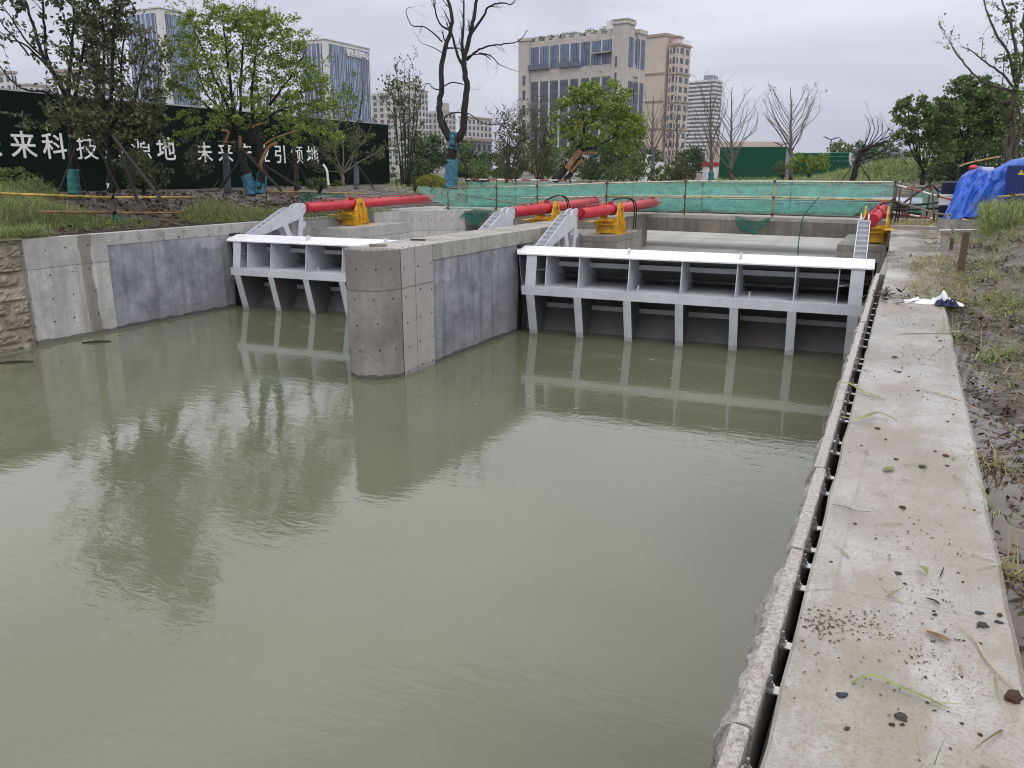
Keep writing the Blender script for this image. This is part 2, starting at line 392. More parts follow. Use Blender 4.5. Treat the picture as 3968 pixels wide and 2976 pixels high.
def upper_water():
    n = NT('water_upper')
    c = n.ramp(n.noise(1.1, 6, .7, (.5, 2.2, 1)), [(.34, (.22, .215, .18)), (.5, (.38, .375, .34)), (.66, (.47, .465, .43))])  # pale tones stand in for sky mirrored on the rippled surface
    st = n.ramp(n.noise(.5, 3, .5, (1.8, .12, 1)), [(.5, 0), (.66, 1)]); c = n.mix(n.math('MULTIPLY', st, .45), c, (.2, .19, .13))  # darker streaks painted in place of stain-like reflections
    n.set(col=c, rough=.35, ior=1.33); n.bump(n.noise(3, 4, .6, (.7, 1.6, 1)), 1, .1); MAT['water_upper'] = n.mat
upper_water()
def facade(name, col, var=.12, panel=None):
    n = NT(name); x, y, z = n.xyz()
    c = n.ramp(n.noise(.35, 5), [(.3, tuple(k * (1 - var) for k in col)), (.7, tuple(min(1, k * (1 + var)) for k in col))])
    st = n.ramp(n.noise(.8, 3, .5, (1.2, 1.2, .05)), [(.5, 0), (.75, .35)])
    c = n.mix(st, c, tuple(k * .6 for k in col))
    if panel:
        f = n.math('LESS_THAN', n.math('FRACT', n.math('DIVIDE', z, panel)), .05)
        g = n.math('LESS_THAN', n.math('FRACT', n.math('DIVIDE', n.math('ADD', x, y), panel * 1.6)), .035)
        c = n.mix(n.math('MULTIPLY', n.math('MAXIMUM', f, g), .4), c, tuple(k * .45 for k in col))
    n.set(col=c, rough=.75); MAT[name] = n.mat
facade('stone_panel', (.45, .415, .385), .1, 1.5)
facade('stone_pale', (.47, .44, .41), .1)
facade('beige_render', (.52, .43, .365), .08)
facade('beige_trim', (.33, .26, .215), .08)
facade('white_render', (.62, .62, .61), .08)
facade('grey_render', (.4, .38, .35), .1)
facade('far_grey', (.22, .23, .27), .1)
facade('pink_wall', (.5, .4, .34), .1)
def glass(name, a, b, rough=.12):
    n = NT(name); c = n.ramp(n.noise(.5, 3, .6), [(.35, a), (.65, b)])
    c = n.mix(.45, c, n.ramp(n.objrand(), [(0, a), (1, b)]))
    n.set(col=c, rough=rough, spec=.6); MAT[name] = n.mat
glass('glass_blue', (.05, .075, .15), (.13, .19, .32))
glass('glass_dark', (.022, .027, .045), (.075, .09, .14))
glass('glass_slate', (.05, .055, .085), (.1, .11, .15))
simple('fin_pale', (.38, .44, .57), .5, .08, 2)
def tower_glass():
    n = NT('tower_glass'); x, y, z = n.xyz()
    fl = n.math('FLOOR', n.math('DIVIDE', z, 3.9)); col_ = n.math('FLOOR', n.math('DIVIDE', n.math('ADD', x, y), 1.3))
    wn = n.n.new('ShaderNodeTexWhiteNoise'); cb_ = n.n.new('ShaderNodeCombineXYZ'); n.l.new(fl, cb_.inputs[0]); n.l.new(col_, cb_.inputs[1]); n.l.new(cb_.outputs[0], wn.inputs[0])
    c = n.ramp(wn.outputs[0], [(0, (.045, .055, .1)), (.6, (.09, .115, .2)), (1, (.2, .25, .38))])
    sp_ = n.math('LESS_THAN', n.math('FRACT', n.math('DIVIDE', z, 3.9)), .26); c = n.mix(n.math('MULTIPLY', sp_, .5), c, (.1, .11, .16))
    n.set(col=c, rough=.25, spec=.5); MAT['tower_glass'] = n.mat
tower_glass()
simple('frame_dark', (.03, .032, .04), .5, .2, 4)

# ------------------------------------------------------------------ sky and sun
w = bpy.data.worlds.new("World"); sc.world = w; w.use_nodes = True
nt = w.node_tree; nt.nodes.clear()
N = nt.nodes.new; Lk = nt.links.new
wo = N('ShaderNodeOutputWorld'); bg = N('ShaderNodeBackground'); Lk(bg.outputs[0], wo.inputs[0])
sky = N('ShaderNodeTexSky'); sky.sky_type = 'NISHITA'; sky.sun_disc = False
SUN_EL, SUN_AZ = R(52), R(140)          # azimuth clockwise from +Y
sky.sun_elevation = SUN_EL; sky.sun_rotation = SUN_AZ; sky.air_density = 1.5; sky.dust_density = 4
tc = N('ShaderNodeTexCoord'); sx = N('ShaderNodeSeparateXYZ'); Lk(tc.outputs['Generated'], sx.inputs[0])
gr = N('ShaderNodeValToRGB'); e = gr.color_ramp.elements
e[0].position = 0; e[0].color = (.50, .515, .61, 1); e[1].position = 1; e[1].color = (1.42, 1.42, 1.44, 1)
for p_, c_ in ((.06, (.53, .545, .64)), (.2, (.655, .67, .765)), (.32, (1.08, 1.085, 1.16)), (.5, (1.25, 1.26, 1.32))):
    q = e.new(p_); q.color = (*c_, 1)
Lk(sx.outputs[2], gr.inputs[0])
mp = N('ShaderNodeMapping'); mp.inputs['Scale'].default_value = (1, 1, 4.5); Lk(tc.outputs['Generated'], mp.inputs[0])
cn = N('ShaderNodeTexNoise'); cn.inputs['Scale'].default_value = 2.1; cn.inputs['Detail'].default_value = 6; cn.inputs['Roughness'].default_value = .5
cn.inputs['Distortion'].default_value = .4
Lk(mp.outputs[0], cn.inputs['Vector'])
cr = N('ShaderNodeValToRGB'); cr.color_ramp.elements[0].position = .32; cr.color_ramp.elements[0].color = (.8, .81, .845, 1)
cr.color_ramp.elements[1].position = .68; cr.color_ramp.elements[1].color = (1.2, 1.19, 1.175, 1)
Lk(cn.outputs[0], cr.inputs[0])
mu = N('ShaderNodeMix'); mu.data_type = 'RGBA'; mu.blend_type = 'MULTIPLY'; mu.inputs[0].default_value = 1
Lk(gr.outputs[0], mu.inputs[6]); Lk(cr.outputs[0], mu.inputs[7])
x10 = N('ShaderNodeMix'); x10.data_type = 'RGBA'; x10.blend_type = 'MULTIPLY'; x10.inputs[0].default_value = 1
x10.inputs[7].default_value = (11.8, 11.8, 11.8, 1); x10.clamp_result = False; Lk(mu.outputs[2], x10.inputs[6])
mm = N('ShaderNodeMix'); mm.data_type = 'RGBA'; mm.inputs[0].default_value = .92
Lk(sky.outputs[0], mm.inputs[6]); Lk(x10.outputs[2], mm.inputs[7]); Lk(mm.outputs[2], bg.inputs[0])
bg.inputs[1].default_value = .1
sl = bpy.data.lights.new("sun", 'SUN'); sl.energy = .7; sl.angle = R(30); sl.color = (1, .96, .9)
so = bpy.data.objects.new("sun", sl); COL.objects.link(so)
sd = V((math.sin(SUN_AZ) * math.cos(SUN_EL), math.cos(SUN_AZ) * math.cos(SUN_EL), math.sin(SUN_EL)))
so.rotation_euler = (-sd).to_track_quat('-Z', 'Y').to_euler()
sc.view_settings.view_transform = 'Standard'; sc.view_settings.look = 'None'; sc.view_settings.exposure = 0
sc.cycles.use_denoising = True; sc.cycles.filter_width = 1.05
sc.cycles.max_bounces = 8; sc.cycles.transparent_max_bounces = 12

# ------------------------------------------------------------------ ground
WZ = -2.8; WU = -1.25                 # water below / above the gates
def sm(a, b, x): t = max(0, min(1, (x - a) / (b - a))); return t * t * (3 - 2 * t)
def right_edge(y): return .51 - .004 * min(y, 14) if y < 14 else .455 + (y - 14) * .022
def h(x, y):
    if x < -10 and y < 60 and x > -1000 and (x < -20 or y < 48):
        z = -.12 + .85 * sm(-20.6, -27.5, x) + .1 * nz(x * .5, y * .5) * sm(-21, -24, x)
        z += .12 * max(0, nz(x * 1.7, y * 1.7, 3)) * sm(-21, -22.5, x)
        return z
    far = sm(36, 60, y)
    z = -.1 + .75 * far
    if y < 48 and x > 0:
        e = x - right_edge(y)
        n1 = nz(x * 2.1, y * 2.1) ; n2 = nz(x * 6, y * 6, 5); n3 = nz(x * 14, y * 14, 2)
        rise = sm(.2, 1.9, e) * (.16 + .02 * y)  * (1 - sm(20, 26, y) * .6)
        pud = 1 - sm(.0, .42 + .3 * nz(y * .9, 2), e)
        pud *= 1 - sm(11.5, 14, y)
        z = -.045 + .02 * sm(10, 15, y) + rise + (.045 * n1 + .03 * n2 + .014 * n3) * (1 - .55 * pud) - .03 * pud
        z = z * (1 - far) + .65 * far
        if y > 25: z = max(z, -.02)
    # grassy mound at the back right
    c = at(1955, 372, 66); d2 = ((x - c.x) / 6) ** 2 + ((y - c.y) / 9) ** 2
    z += 1.7 * math.exp(-d2 * 1.2)
    return z
def arange(a, b, s): return list(np.arange(a, b, s))
xs = [-3000, -1500, -990, -400, -220, -130, -90, -70, -55, -48] + arange(-44, -20.7, .55) + [-20.6, -15, -10, -5, .25] + arange(.4, 3.2, .07) + arange(3.2, 8, .4) + arange(8, 20, 1.5) + [22, 26, 32, 40, 55, 80, 130, 220, 400, 800, 1500, 3000]
ys = [-3000, -1000, -400, -150, -70, -40, -30, -20, -10, -4, 0] + arange(1, 16, .09) + arange(16, 36, .5) + [36, 38, 40, 42, 45, 48] + arange(50, 90, 2.5) + [92, 100, 115, 140, 180, 240, 330, 480, 800, 1500, 3200]
gm = MB(); nx, ny = len(xs), len(ys)
for y in ys:
    for x in xs: gm.v.append((x, y, h(x, y)))
for j in range(ny - 1):
    for i in range(nx - 1):
        cx, cyy = (xs[i] + xs[i+1]) / 2, (ys[j] + ys[j+1]) / 2
        if -20.6 < cx < .25 and -30 < cyy < 48: continue
        mi = 1 if (.2 < cx < 9 and cyy < 30) else 0
        a = j * nx + i; gm.f.append((a, a+1, a+nx+1, a+nx)); gm.m.append(mi)
# sides of the channel under the walls
for (xa, ya, xb, yb) in ((-20.6, -30, -20.6, 48), (-20.6, 48, .25, 48), (.25, 48, .25, -30), (.25, -30, -20.6, -30)):
    gm.add([(xa, ya, -.02), (xb, yb, -.02), (xb, yb, -5), (xa, ya, -5)], [(0, 1, 2, 3)], 0)
gm.add([(-20.6, -30, -5), (.25, -30, -5), (.25, 48, -5), (-20.6, 48, -5)], [(0, 1, 2, 3)], 0)
tag(gm.build('ground', [MAT['soil'], MAT['mud']], smooth=True), kind='structure')
wm = MB(); wm.add([(-20.5, -30, WZ), (-.3, -30, WZ), (-.3, 22.2, WZ), (-20.5, 22.2, WZ)], [(0, 1, 2, 3)])
tag(wm.build('water', MAT['water_murky']), kind='structure')
wm = MB(); wm.add([(-20.5, 20.6, WU), (-.3, 21.3, WU), (-.3, 47.9, WU), (-20.5, 47.9, WU)], [(0, 1, 2, 3)])
tag(wm.build('upstream_water', MAT['water_upper']), kind='structure')
# puddles on the mud beside the walkway
pm = MB(); pm.add([(.42, 1, -.052), (1.9, 1, -.052), (1.9, 13.5, -.052), (.42, 13.5, -.052)], [(0, 1, 2, 3)])
def puddle_mat():
    n = NT('puddle'); n.set(col=n.ramp(n.noise(3, 5), [(.35, (.06, .044, .03)), (.65, (.11, .09, .065))]), rough=.04, ior=1.33)
    n.bump(n.noise(14, 2), .1, .004); MAT['puddle'] = n.mat
puddle_mat()
tag(pm.build('puddle', MAT['puddle']), kind='structure')

# ------------------------------------------------------------------ walkway on the right wall
def wl_(y): return -.195 - .0085 * y if y < 15 else -.3225 - (y - 15) * .0235
wk = MB(); n = 60; vs = []; ytop = [1.2 - 12 + 0 for _ in ()]
yy = [-12] + arange(0, 25.9, .3) + [25.8]
for y in yy:
    a = wl_(y) + .012 * nz(y * 3, 7) ; b = right_edge(y) + .02 * nz(y * 2.3, 1) + .01 * nz(y * 9, 4)
    wk.v += [(a, y, -.2), (a, y, -.008), (a + .012, y, 0), (b - .02, y, 0), (b, y, -.015), (b, y, -.25)]
for i in range(len(yy) - 1):
    for k in range(5):
        o = i * 6 + k; wk.f.append((o, o+1, o+7, o+6)); wk.m.append(0)
o = (len(yy) - 1) * 6; wk.f.append((o, o+1, o+2, o+3, o+4, o+5)); wk.m.append(0)
tag(wk.build('walkway', MAT['wet_concrete']), kind='structure')
# wall body beneath the walkway, with bracket rebate dark below the granite
rw = MB()
rw.box(-.245, .3, -12, 14.45, -4, -.21)
rw.prism([(14.45, -4), (14.45, -.03), (21.0, -.03), (25.4, -.03), (25.4, -4)], -.42, .3, 'x')
rw.box(-.62, .3, 25.4, 30.0, -4, -.012)
tag(rw.build('lock_side_wall', MAT['concrete_back']), 'concrete retaining wall carrying the walkway beside the right gate', 'wall')
rp = MB(); rp.box(-1.95, -.55, 25.4, 29.9, -4, -.45)
bevel(tag(rp.build('machinery_plinth', MAT['concrete_back']), 'small concrete plinth under the end-on cylinder beside the walkway', 'plinth', 'concrete plinths under the cylinders'), .02)

# granite slabs along the water edge
js = [.9, 2.15, 3.44, 4.53, 6.03, 7.6, 9.5, 11.55, 14.36]
def gx(y): return wl_(y) - .05 - .03 * sm(4, 12, y)
GL = ['rough granite edging slab nearest the camera at the foot of the frame', 'long rough edging slab with a bulging broken face, second from the camera',
      'granite edging slab after the first open joint, with three clips behind', 'short thick edging slab with crumbled inner corner midway to the gate',
      'edging slab crossed by a green grass stalk beside the water', 'edging slab just short of the gate post shadow in the water',
      'narrow far edging slab beside close-set clips', 'last edging slab ending in dark leaves beside the white gate end']
for q in range(8):
    y0, y1 = js[q] + .006, js[q+1] - .006
    m = MB(); nn = max(6, int((y1 - y0) / .025)); off = random.uniform(-.012, .012); hz = random.uniform(-.008, .006)
    prof = []
    for i in range(nn + 1):
        y = y0 + (y1 - y0) * i / nn; x1 = gx(y) + off; tk = .052
        bul = (.03 + .08 * abs(nz(y * 1.3, 3.3 + q))) * (1.25 - .6 * sm(2.5, 5, y)) + .03 * nz(y * 4, 1) + .02 * nz(y * 13, 2)
        row = [(x1 + .004 * nz(y * 12, 5), y, -.3), (x1 + .006 * nz(y * 14, 6), y, -.006 + hz), (x1 - .006, y, hz), (x1 - tk + .006 * nz(y * 9, 8), y, hz + .002)]
        for kz, z in enumerate((-.03, -.09, -.17, -.28, -.42, -.6, -.9, -1.4, -2.0, -3.0)):
            t = min(1, .3 + kz * .25)
            row.append((x1 - tk - bul * t + .028 * nz(y * 5, z * 7, q) + .02 * nz(y * 15, z * 15, q) + .012 * nz(y * 28, z * 28, q), y, z))
        m.v += row
    k = len(row)
    for i in range(nn):
        for j in range(k - 1):
            o = i * k + j; m.f.append((o, o+k, o+k+1, o+1)); m.m.append(0)
    m.f.append(tuple(range(k))); m.f.append(tuple(nn * k + j for j in range(k))[::-1]); m.m += [0, 0]
    tag(m.build('granite_slab', MAT['granite']), GL[q], 'edging slab', 'rough granite slabs edging the walkway')
# steel clips between slab and walkway
BR = [2.01, 2.44, 2.72, 3.18, 3.41, 3.57, 3.83, 4.29, 4.55, 5.01, 5.2, 5.72, 5.91, 6.2, 6.5, 6.79, 7.31, 7.57, 7.8, 8.41, 8.8, 9.13, 9.49, 9.97, 10.39, 10.85, 11.34]
def clip():
    t = empty('slab_clip', (0, 0, 0), 'steel angle clip with bolt in the slot beside granite edging', 'clip', 'steel clips holding the granite edging')
    p = MB(); p.box(-.012, .05, -.022, .022, -.05, -.044); p.box(.044, .05, -.022, .022, -.13, -.044); p.box(-.03, .012, -.02, .02, -.043, -.037)
    p.build('angle_plate', MAT['steel'], t)
    b = MB(); b.tube([(0, 0, -.037), (0, 0, .006)], .0055, 8); b.tube([(0, 0, -.037), (0, 0, -.027)], .012, 6); b.tube([(0,0,-.027),(0,0,-.017)], .009, 6)
    b.build('bolt', MAT['bolt_steel'], t); return t
cp0 = clip()
for i, y in enumerate(BR):
    o = cp0 if i == 0 else copy_tree(cp0); o.location = (gx(y) + .014, y, -.01 + random.uniform(-.008, .004)); o.rotation_euler.z = random.uniform(-.12, .12)

# ------------------------------------------------------------------ left wall: rock-faced stone, concrete, clad chamber wall
sw = MB(); zc = -3.4; course = .36
while zc < -.1:
    y = -30 + random.uniform(0, .5)
    while y < 12.86:
        L_ = random.uniform(.7, 1.3); y1 = min(y + L_, 12.86)
        if y1 - y < .15: break
        if y1 > 5:
            ny_, nz_ = max(4, int((y1 - y) / .07)), 6; o = len(sw.v); sd_ = random.random() * 50
            hh = min(course, -.06 - zc)
            for a in range(ny_ + 1):
                for b in range(nz_ + 1):
                    u, v = a / ny_, b / nz_
                    e = min(1, 5 * min(u, 1 - u, v, 1 - v) + .0)
                    bul = e * (.05 + .13 * abs(nz(u * 3 + sd_, v * 2.5, 1)) + .06 * nz(u * 8 + sd_, v * 6, 4) + .03 * nz(u * 20 + sd_, v * 9, 7))
                    sw.v.append((-20.32 + bul, y + .008 + (y1 - y - .016) * u, zc + .008 + (hh - .016) * v))
            for a in range(ny_):
                for b in range(nz_):
                    q = o + a * (nz_ + 1) + b; sw.f.append((q, q + nz_ + 1, q + nz_ + 2, q + 1)); sw.m.append(0)
            # block top
        y = y1
    zc += course
sw.box(-20.9, -20.31, -30, 12.87, -4, -.07)
sw.box(-20.9, -20.2, -30, 12.86, -.066, -.02)
tag(sw.build('stone_retaining_wall', MAT['wall_stone']), 'brown rock-faced stone wall at the far left bank', 'wall')
lw = MB()
lw.box(-20.9, -20.2, 12.875, 15.25, -4, -.07)
lw.box(-20.9, -20.2, 15.251, 22.6, -.40, -.071)        # coping beam
lw.box(-20.9, -20.2, 22.9, 27.4, -4, -.071)
lw.prism([(-20.9, 27.4), (-19.75, 27.3), (-19.4, 28.3), (-18.6, 29.6), (-17.4, 30.62), (-17.4, 33.5), (-20.9, 33.5)], -4, 0, 'z')
lw.box(-20.9, -18.7, 24.1, 28.2, -4, -.43)
lwo = tag(lw.build('chamber_wall', MAT['concrete_light']), 'pale concrete wall with tie holes beyond the stone wall on the left bank', 'wall')
pn = MB(); pn.box(-20.86, -20.215, 15.252, 22.88, -4, -.401); pn.build('stone_cladding', MAT['slab_stone'], lwo)
for (py, pz) in ((15.75, -.2), (16.35, -.2), (17.15, -.2), (18.0, -.21), (19.45, -.2), (19.95, -.2)):
    m = MB(); pts = [(py + (.05 + .1 * random.random()) * math.cos(t), pz + (.04 + .1 * random.random()) * math.sin(t)) for t in np.linspace(0, 6.0, 14)]
    m.prism(pts, -20.2, -20.194, 'x'); m.build('mortar_patch', MAT['concrete_coping'], lwo)

# ------------------------------------------------------------------ middle pier
PX0, PX1 = -11.08, -9.8; pc = (PX0 + PX1) / 2; pr = (PX1 - PX0) / 2
nose = [(pc + pr * math.cos(t), 14.38 + pr * math.sin(t)) for t in np.linspace(0, -math.pi, 25)]
pi_ = MB()
pi_.prism(nose + [(PX0, 15.72), (PX1, 15.72)], -4, 0, 'z')
pier = tag(pi_.build('gate_pier', MAT['concrete_nose']), 'round-nosed concrete pier standing in the water between the two gates', 'pier')
m = MB(); m.box(PX0 + .05, PX1 - .016, 15.721, 25.0, -4, -.36); m.build('stone_cladding', MAT['slab_stone'], pier)
m = MB()
top = [(PX0, 15.722)] + [(PX1 + .01 + .012 * nz(y * 2, 3), y) for y in arange(15.722, 22.9, .35)] + [(-9.95, 22.95), (-10.15, 23.2), (-10.1, 23.6), (-10.35, 24.0), (-10.4, 24.7), (PX0, 24.9)]
m.prism(top, -.359, 0.002, 'z'); m.build('coping', MAT['concrete_coping'], pier)
m = MB()                                             # broken end of the coping
for i in range(26):
    x, y, z = random.uniform(-10.3, -9.85), random.uniform(22.7, 24.4), random.uniform(-.33, -.08); s_ = random.uniform(.05, .13)
    a = [V((x, y, z)) + rv() * s_ for _ in range(8)]
    m.add(a, [(0,1,2,3),(4,5,6,7),(0,1,5,4),(2,3,7,6)])
m.build('broken_edge', MAT['concrete_beam'], pier)
m = MB()
m.box(-12.1, -8.7, 24.95, 28.1, -4, -.43); m.build('plinth', MAT['concrete_back'], pier)
m = MB(); m.prism([(-11.3, 28.0), (-9.5, 28.0), (-9.45, 31.2), (-11.3, 31.2)], -4, 0, 'z'); m.build('upper_block', MAT['concrete_back'], pier)
for x, y in [(pc + (pr - .06) * math.cos(t), 14.38 + (pr - .06) * math.sin(t)) for t in np.linspace(-.25, -2.9, 14)] + [(PX1 - .06, y) for y in (14.6, 14.85, 15.1, 15.4)]:
    m = MB(); m.tube([(x, y, 0), (x, y, .022)], .014, 6); m.build('bolt_stub', MAT['bolt_steel'], pier)
p0 = atz(817, 533, .0); m = MB(); m.box(-.19, .19, -.055, .055, 0, .06)
o = tag(m.build('brick', MAT['pipe_grey'], loc=(p0.x, p0.y, .003), rotz=.45), 'grey brick lying on the rounded end of the pier', 'brick'); bevel(o, .006)
p0 = atz(905, 520, .0); m = MB(); m.tube([(p0.x - .2, p0.y - .05, .02), (p0.x + .15, p0.y + .05, .02)], .02, 6)
tag(m.build('wood_offcut', MAT['wood_dark']), 'thin dark stick lying on the pier top behind the brick', 'stick')

# ------------------------------------------------------------------ footbridge
bm_ = MB()
edge = [(-17.4, 30.62), (-14, 30.9), (-9.3, 31.05), (-4.6, 30.5), (-.62, 29.95)]
poly = edge + [(-.62, 32.9), (-17.4, 33.4)]
bm_.prism(poly, -.13, 0, 'z')
br_ = tag(bm_.build('footbridge', MAT['concrete_deck']), 'plain concrete footbridge crossing behind both gates', 'bridge')
m = MB()
for (a, b) in zip(edge[:-1], edge[1:]):
    m.prism([(a[0], a[1] + .01), (b[0], b[1] + .01), (b[0], b[1] + .33), (a[0], a[1] + .33)], -.63, -.132, 'z')
m.build('edge_beam', MAT['concrete_beam'], br_)
# ground steps at the end of the walkway
m = MB(); m.box(-.62, .75, 25.95, 30.2, -.3, .09); m.box(.75, 2.6, 26.2, 26.5, -.3, .2)
tag(m.build('step', MAT['concrete_deck']), 'low concrete step at the far end of the walkway', 'step')
print('structures ok')
# ------------------------------------------------------------------ flap gates
GW = 9.1
POSTS = (.55, 8.76)
LEGX = [.55 + 1.368 * i for i in range(7)]
SK = [(.70, -.43), (1.90, -1.46), (1.0, -2.8), (.5, -3.9)]       # skin plate line (y, z)
def sky_(z):
    for (a, b) in zip(SK[:-1], SK[1:]):
        if b[1] <= z <= a[1]: t = (z - a[1]) / (b[1] - a[1]); return a[0] + (b[0] - a[0]) * t
    return SK[-1][0]
def make_gate(loc, rot, label):
    g = empty('flap_gate', loc, label, 'sluice gate', 'grey steel flap gates', rot)
    P = MAT['gate_paint']
    m = MB(); m.prism([(.10, -.60), (.10, -.565), (.62, -.40), (.70, -.40), (.70, -.43), (.62, -.43), (.13, -.585), (.13, -.60)], .12, GW, 'x')
    m.add([(-.02, .42, -.47), (.12, .11, -.565), (.12, .69, -.401), (.02, .69, -.401)], [(0, 1, 2, 3)])
    bevel(m.build('top_plate', MAT['gate_top_skylit'], g), .004)
    m = MB(); m.prism([(.4, -.44), (.78, -.44), (.78, -.37), (.4, -.37)], -.04, .1, 'x'); m.build('rubber_seal', MAT['rubber'], g)
    m = MB(); m.prism([(.44, -.46), (.62, -.46), (.9, -1.5), (.6, -3.9), (.35, -3.9), (.5, -1.5)], -.05, .0, 'x'); m.build('rubber_seal', MAT['rubber'], g)
    m = MB(); m.prism([(.44, -.46), (.62, -.46), (.9, -1.5), (.6, -3.9), (.35, -3.9), (.5, -1.5)], GW, GW + .05, 'x'); m.build('rubber_seal', MAT['rubber'], g)
    m = MB()
    for a, b in zip(SK[:-1], SK[1:]): m.prism([a, (a[0] + .02, a[1]), (b[0] + .02, b[1]), b], .0, GW, 'x')
    m.build('skin_plate', MAT['gate_skin_shaded'], g)
    m = MB()                                         # crossbeam: front flange and shelf
    m.box(.3, GW - .02, 0, .025, -1.67, -1.43); m.box(.3, GW - .05, .026, 1.87, -1.455, -1.432)
    m.prism([(0.025, -1.67), (.025, -1.645), (.6, -1.645), (.6, -1.67)], .3, GW - .1, 'x')
    bevel(m.build('crossbeam', P, g), .003)
    def upper(x, wdt, th=.02):
        m = MB(); hw = wdt / 2
        if wdt > .05: m.prism([(-.001, -1.43), (.02, -1.43), (.152, -.6), (.131, -.6)], x - hw, x + hw, 'x')
        m.prism([(.021, -1.431), (.153, -.601), (.6, -.44), (.69, -.44), (1.85, -1.431)], x - .01, x + .01, 'x')
        return m
    for x in POSTS: bevel(upper(x, .3).build('end_post', P, g), .003)
    for x in [.98] + LEGX[1:-1] + [8.36]: upper(x, 0).build('rib', P, g)
    for x in LEGX:
        hw = .12 if x in (LEGX[0], LEGX[-1]) else .105
        m = MB(); m.prism([(0.002, -1.672), (.024, -1.672), (.575, -3.9), (.55, -3.9)], x - hw, x + hw, 'x')
        lg = bevel(m.build('leg', P, g), .003)
        m = MB(); m.prism([(.025, -1.672), (1.73, -1.672), (.98, -2.8), (.59, -3.9), (.576, -3.9)], x - .01, x + .01, 'x'); m.build('web_plate', MAT['gate_skin_shaded'], lg)  # webs darker than the ribs: bay shade put into their colour
    for z0, nm in ((-.9, 'stiffener'), (-2.12, 'stiffener')):
        y = sky_(z0); m = MB(); xs_ = [.0] + [.98] + LEGX[1:-1] + [8.36, GW]
        m.box(.02, GW - .02, y - .2, y - .18, z0 - .065, z0 + .065); m.box(.02, GW - .02, y - .179, y + .0, z0 - .012, z0 + .012)
        m.build(nm, P, g)
    for sx_ in (0, 1):                               # end brackets
        x0, x1 = (.03, .44) if sx_ == 0 else (GW - .36, GW - .02)
        m = MB(); xe = x0 if sx_ == 0 else x1
        m.prism([(.42, -.5), (.68, -.45), (1.84, -1.43), (.62, -1.43)], xe - .008, xe + .008, 'x')
        m.add([(x0, .62 if sx_ == 0 else .5, -1.0), (x1, .5 if sx_ == 0 else .62, -1.0), (x1, 1.2, -1.0), (x0, 1.2, -1.0), (POSTS[sx_], .1, -1.0)], [(0, 1, 4), (0, 4, 2, 3), (4, 1, 2)])
        xa, xb = (POSTS[0], .97) if sx_ == 0 else (8.37, POSTS[1])
        m.add([(xa, .09, -1.02), (xb, .36, -1.0), (xb, 1.2, -1.0), (xa, 1.2, -1.0)], [(0, 1, 2, 3)])
        m.add([(xa, .03, -1.436), (xe, .6, -1.436), (xe, 1.84, -1.436), (xa, 1.84, -1.436)], [(0, 1, 2, 3)])
        m.add([(xa, .0, -1.44), (xe, .58, -1.44), (xe, .58, -1.66), (xa, .0, -1.67)], [(0, 1, 2, 3)])
        m.build('end_bracket', P, g)
    for x in (3.2, 6.05):                            # lifting lugs
        m = MB(); m.prism([(.28, -.52), (.5, -.45), (.46, -.36), (.38, -.33), (.3, -.38)], x - .015, x + .015, 'x'); bevel(m.build('lifting_lug', P, g), .004)
        m = MB(); m.prism([(.42, -1.43), (.52, -1.43), (.5, -1.31), (.44, -1.31)], x + .25, x + .28, 'x'); m.build('lifting_lug', P, g)
    # lifting arms over both end posts
    for x in POSTS:
        a = bpy.data.objects.new('lifting_arm', None); COL.objects.link(a); a.parent = g; a.location = (x, 0, 0)
        hw = .15
        for s_ in (-1, 1):
            m = MB(); xa, xb = (-hw, -hw + .02) if s_ < 0 else (hw - .02, hw)
            # outline pieces: sloping chord, back leg, V strut
            m.prism([(.66, -.40), (1.34, -.44), (3.42, .02), (3.36, .24), (3.1, .36), (2.55, .36)], xa, xb, 'x')
            m.prism([(3.42, .019), (3.30, -.62), (3.02, -1.2), (2.72, -1.2), (3.06, -.55), (3.2, -.03)], xa, xb, 'x')
            m.prism([(2.28, -.232), (2.55, -.172), (2.86, -.9), (2.66, -1.0), (2.55, -.75)], xa, xb, 'x')
            bevel(m.build('side_plate', P, a), .004)
        m = MB()
        for k in range(8):
            t = k / 7; y = .8 + t * 1.85; z = -.40 + (y - .66) * (.76 / 1.89)
            m.add([(-hw + .02, y + .06, z - .25), (hw - .02, y + .06, z - .25), (hw - .02, y, z - .005), (-hw + .02, y, z - .005)], [(0, 1, 2, 3)])
            m.box(-hw + .02, hw - .02, y, y + .014, z - .05, z - .002)
        m.add([(-hw + .02, 1.0, -.52), (hw - .02, 1.0, -.52), (hw - .02, 2.9, .1), (-hw + .02, 2.9, .1)], [(0, 1, 2, 3)])
        m.build('rung_plate', P, a)
        m = MB()
        for xa in (-.11, .075):
            m.prism([(2.85, .2), (3.0, .42), (3.2, .50), (3.5, .52), (3.66, .44), (3.70, .32), (3.62, .2), (3.45, .08), (3.2, .1)], xa, xa + .035, 'x')
        m.tube([(-.13, 3.55, .34), (.13, 3.55, .34)], .07, 14)
        m.prism([(3.38, -.12), (3.5, -.1), (3.56, -.22), (3.48, -.36), (3.36, -.38)], hw - .045, hw - .005, 'x')
        m.prism([(3.38, -.12), (3.5, -.1), (3.56, -.22), (3.48, -.36), (3.36, -.38)], -hw + .005, -hw + .045, 'x')
        bevel(m.build('clevis', P, a), .005)
    return g
GA = R(2.6)
make_gate((-9.78, 19.76, 0), GA, 'grey steel flap gate to the right of the pier, shown in full with seven legs')
make_gate((-20.18, 19.42, 0), GA, 'grey steel flap gate on the left, partly hidden behind the rounded pier')

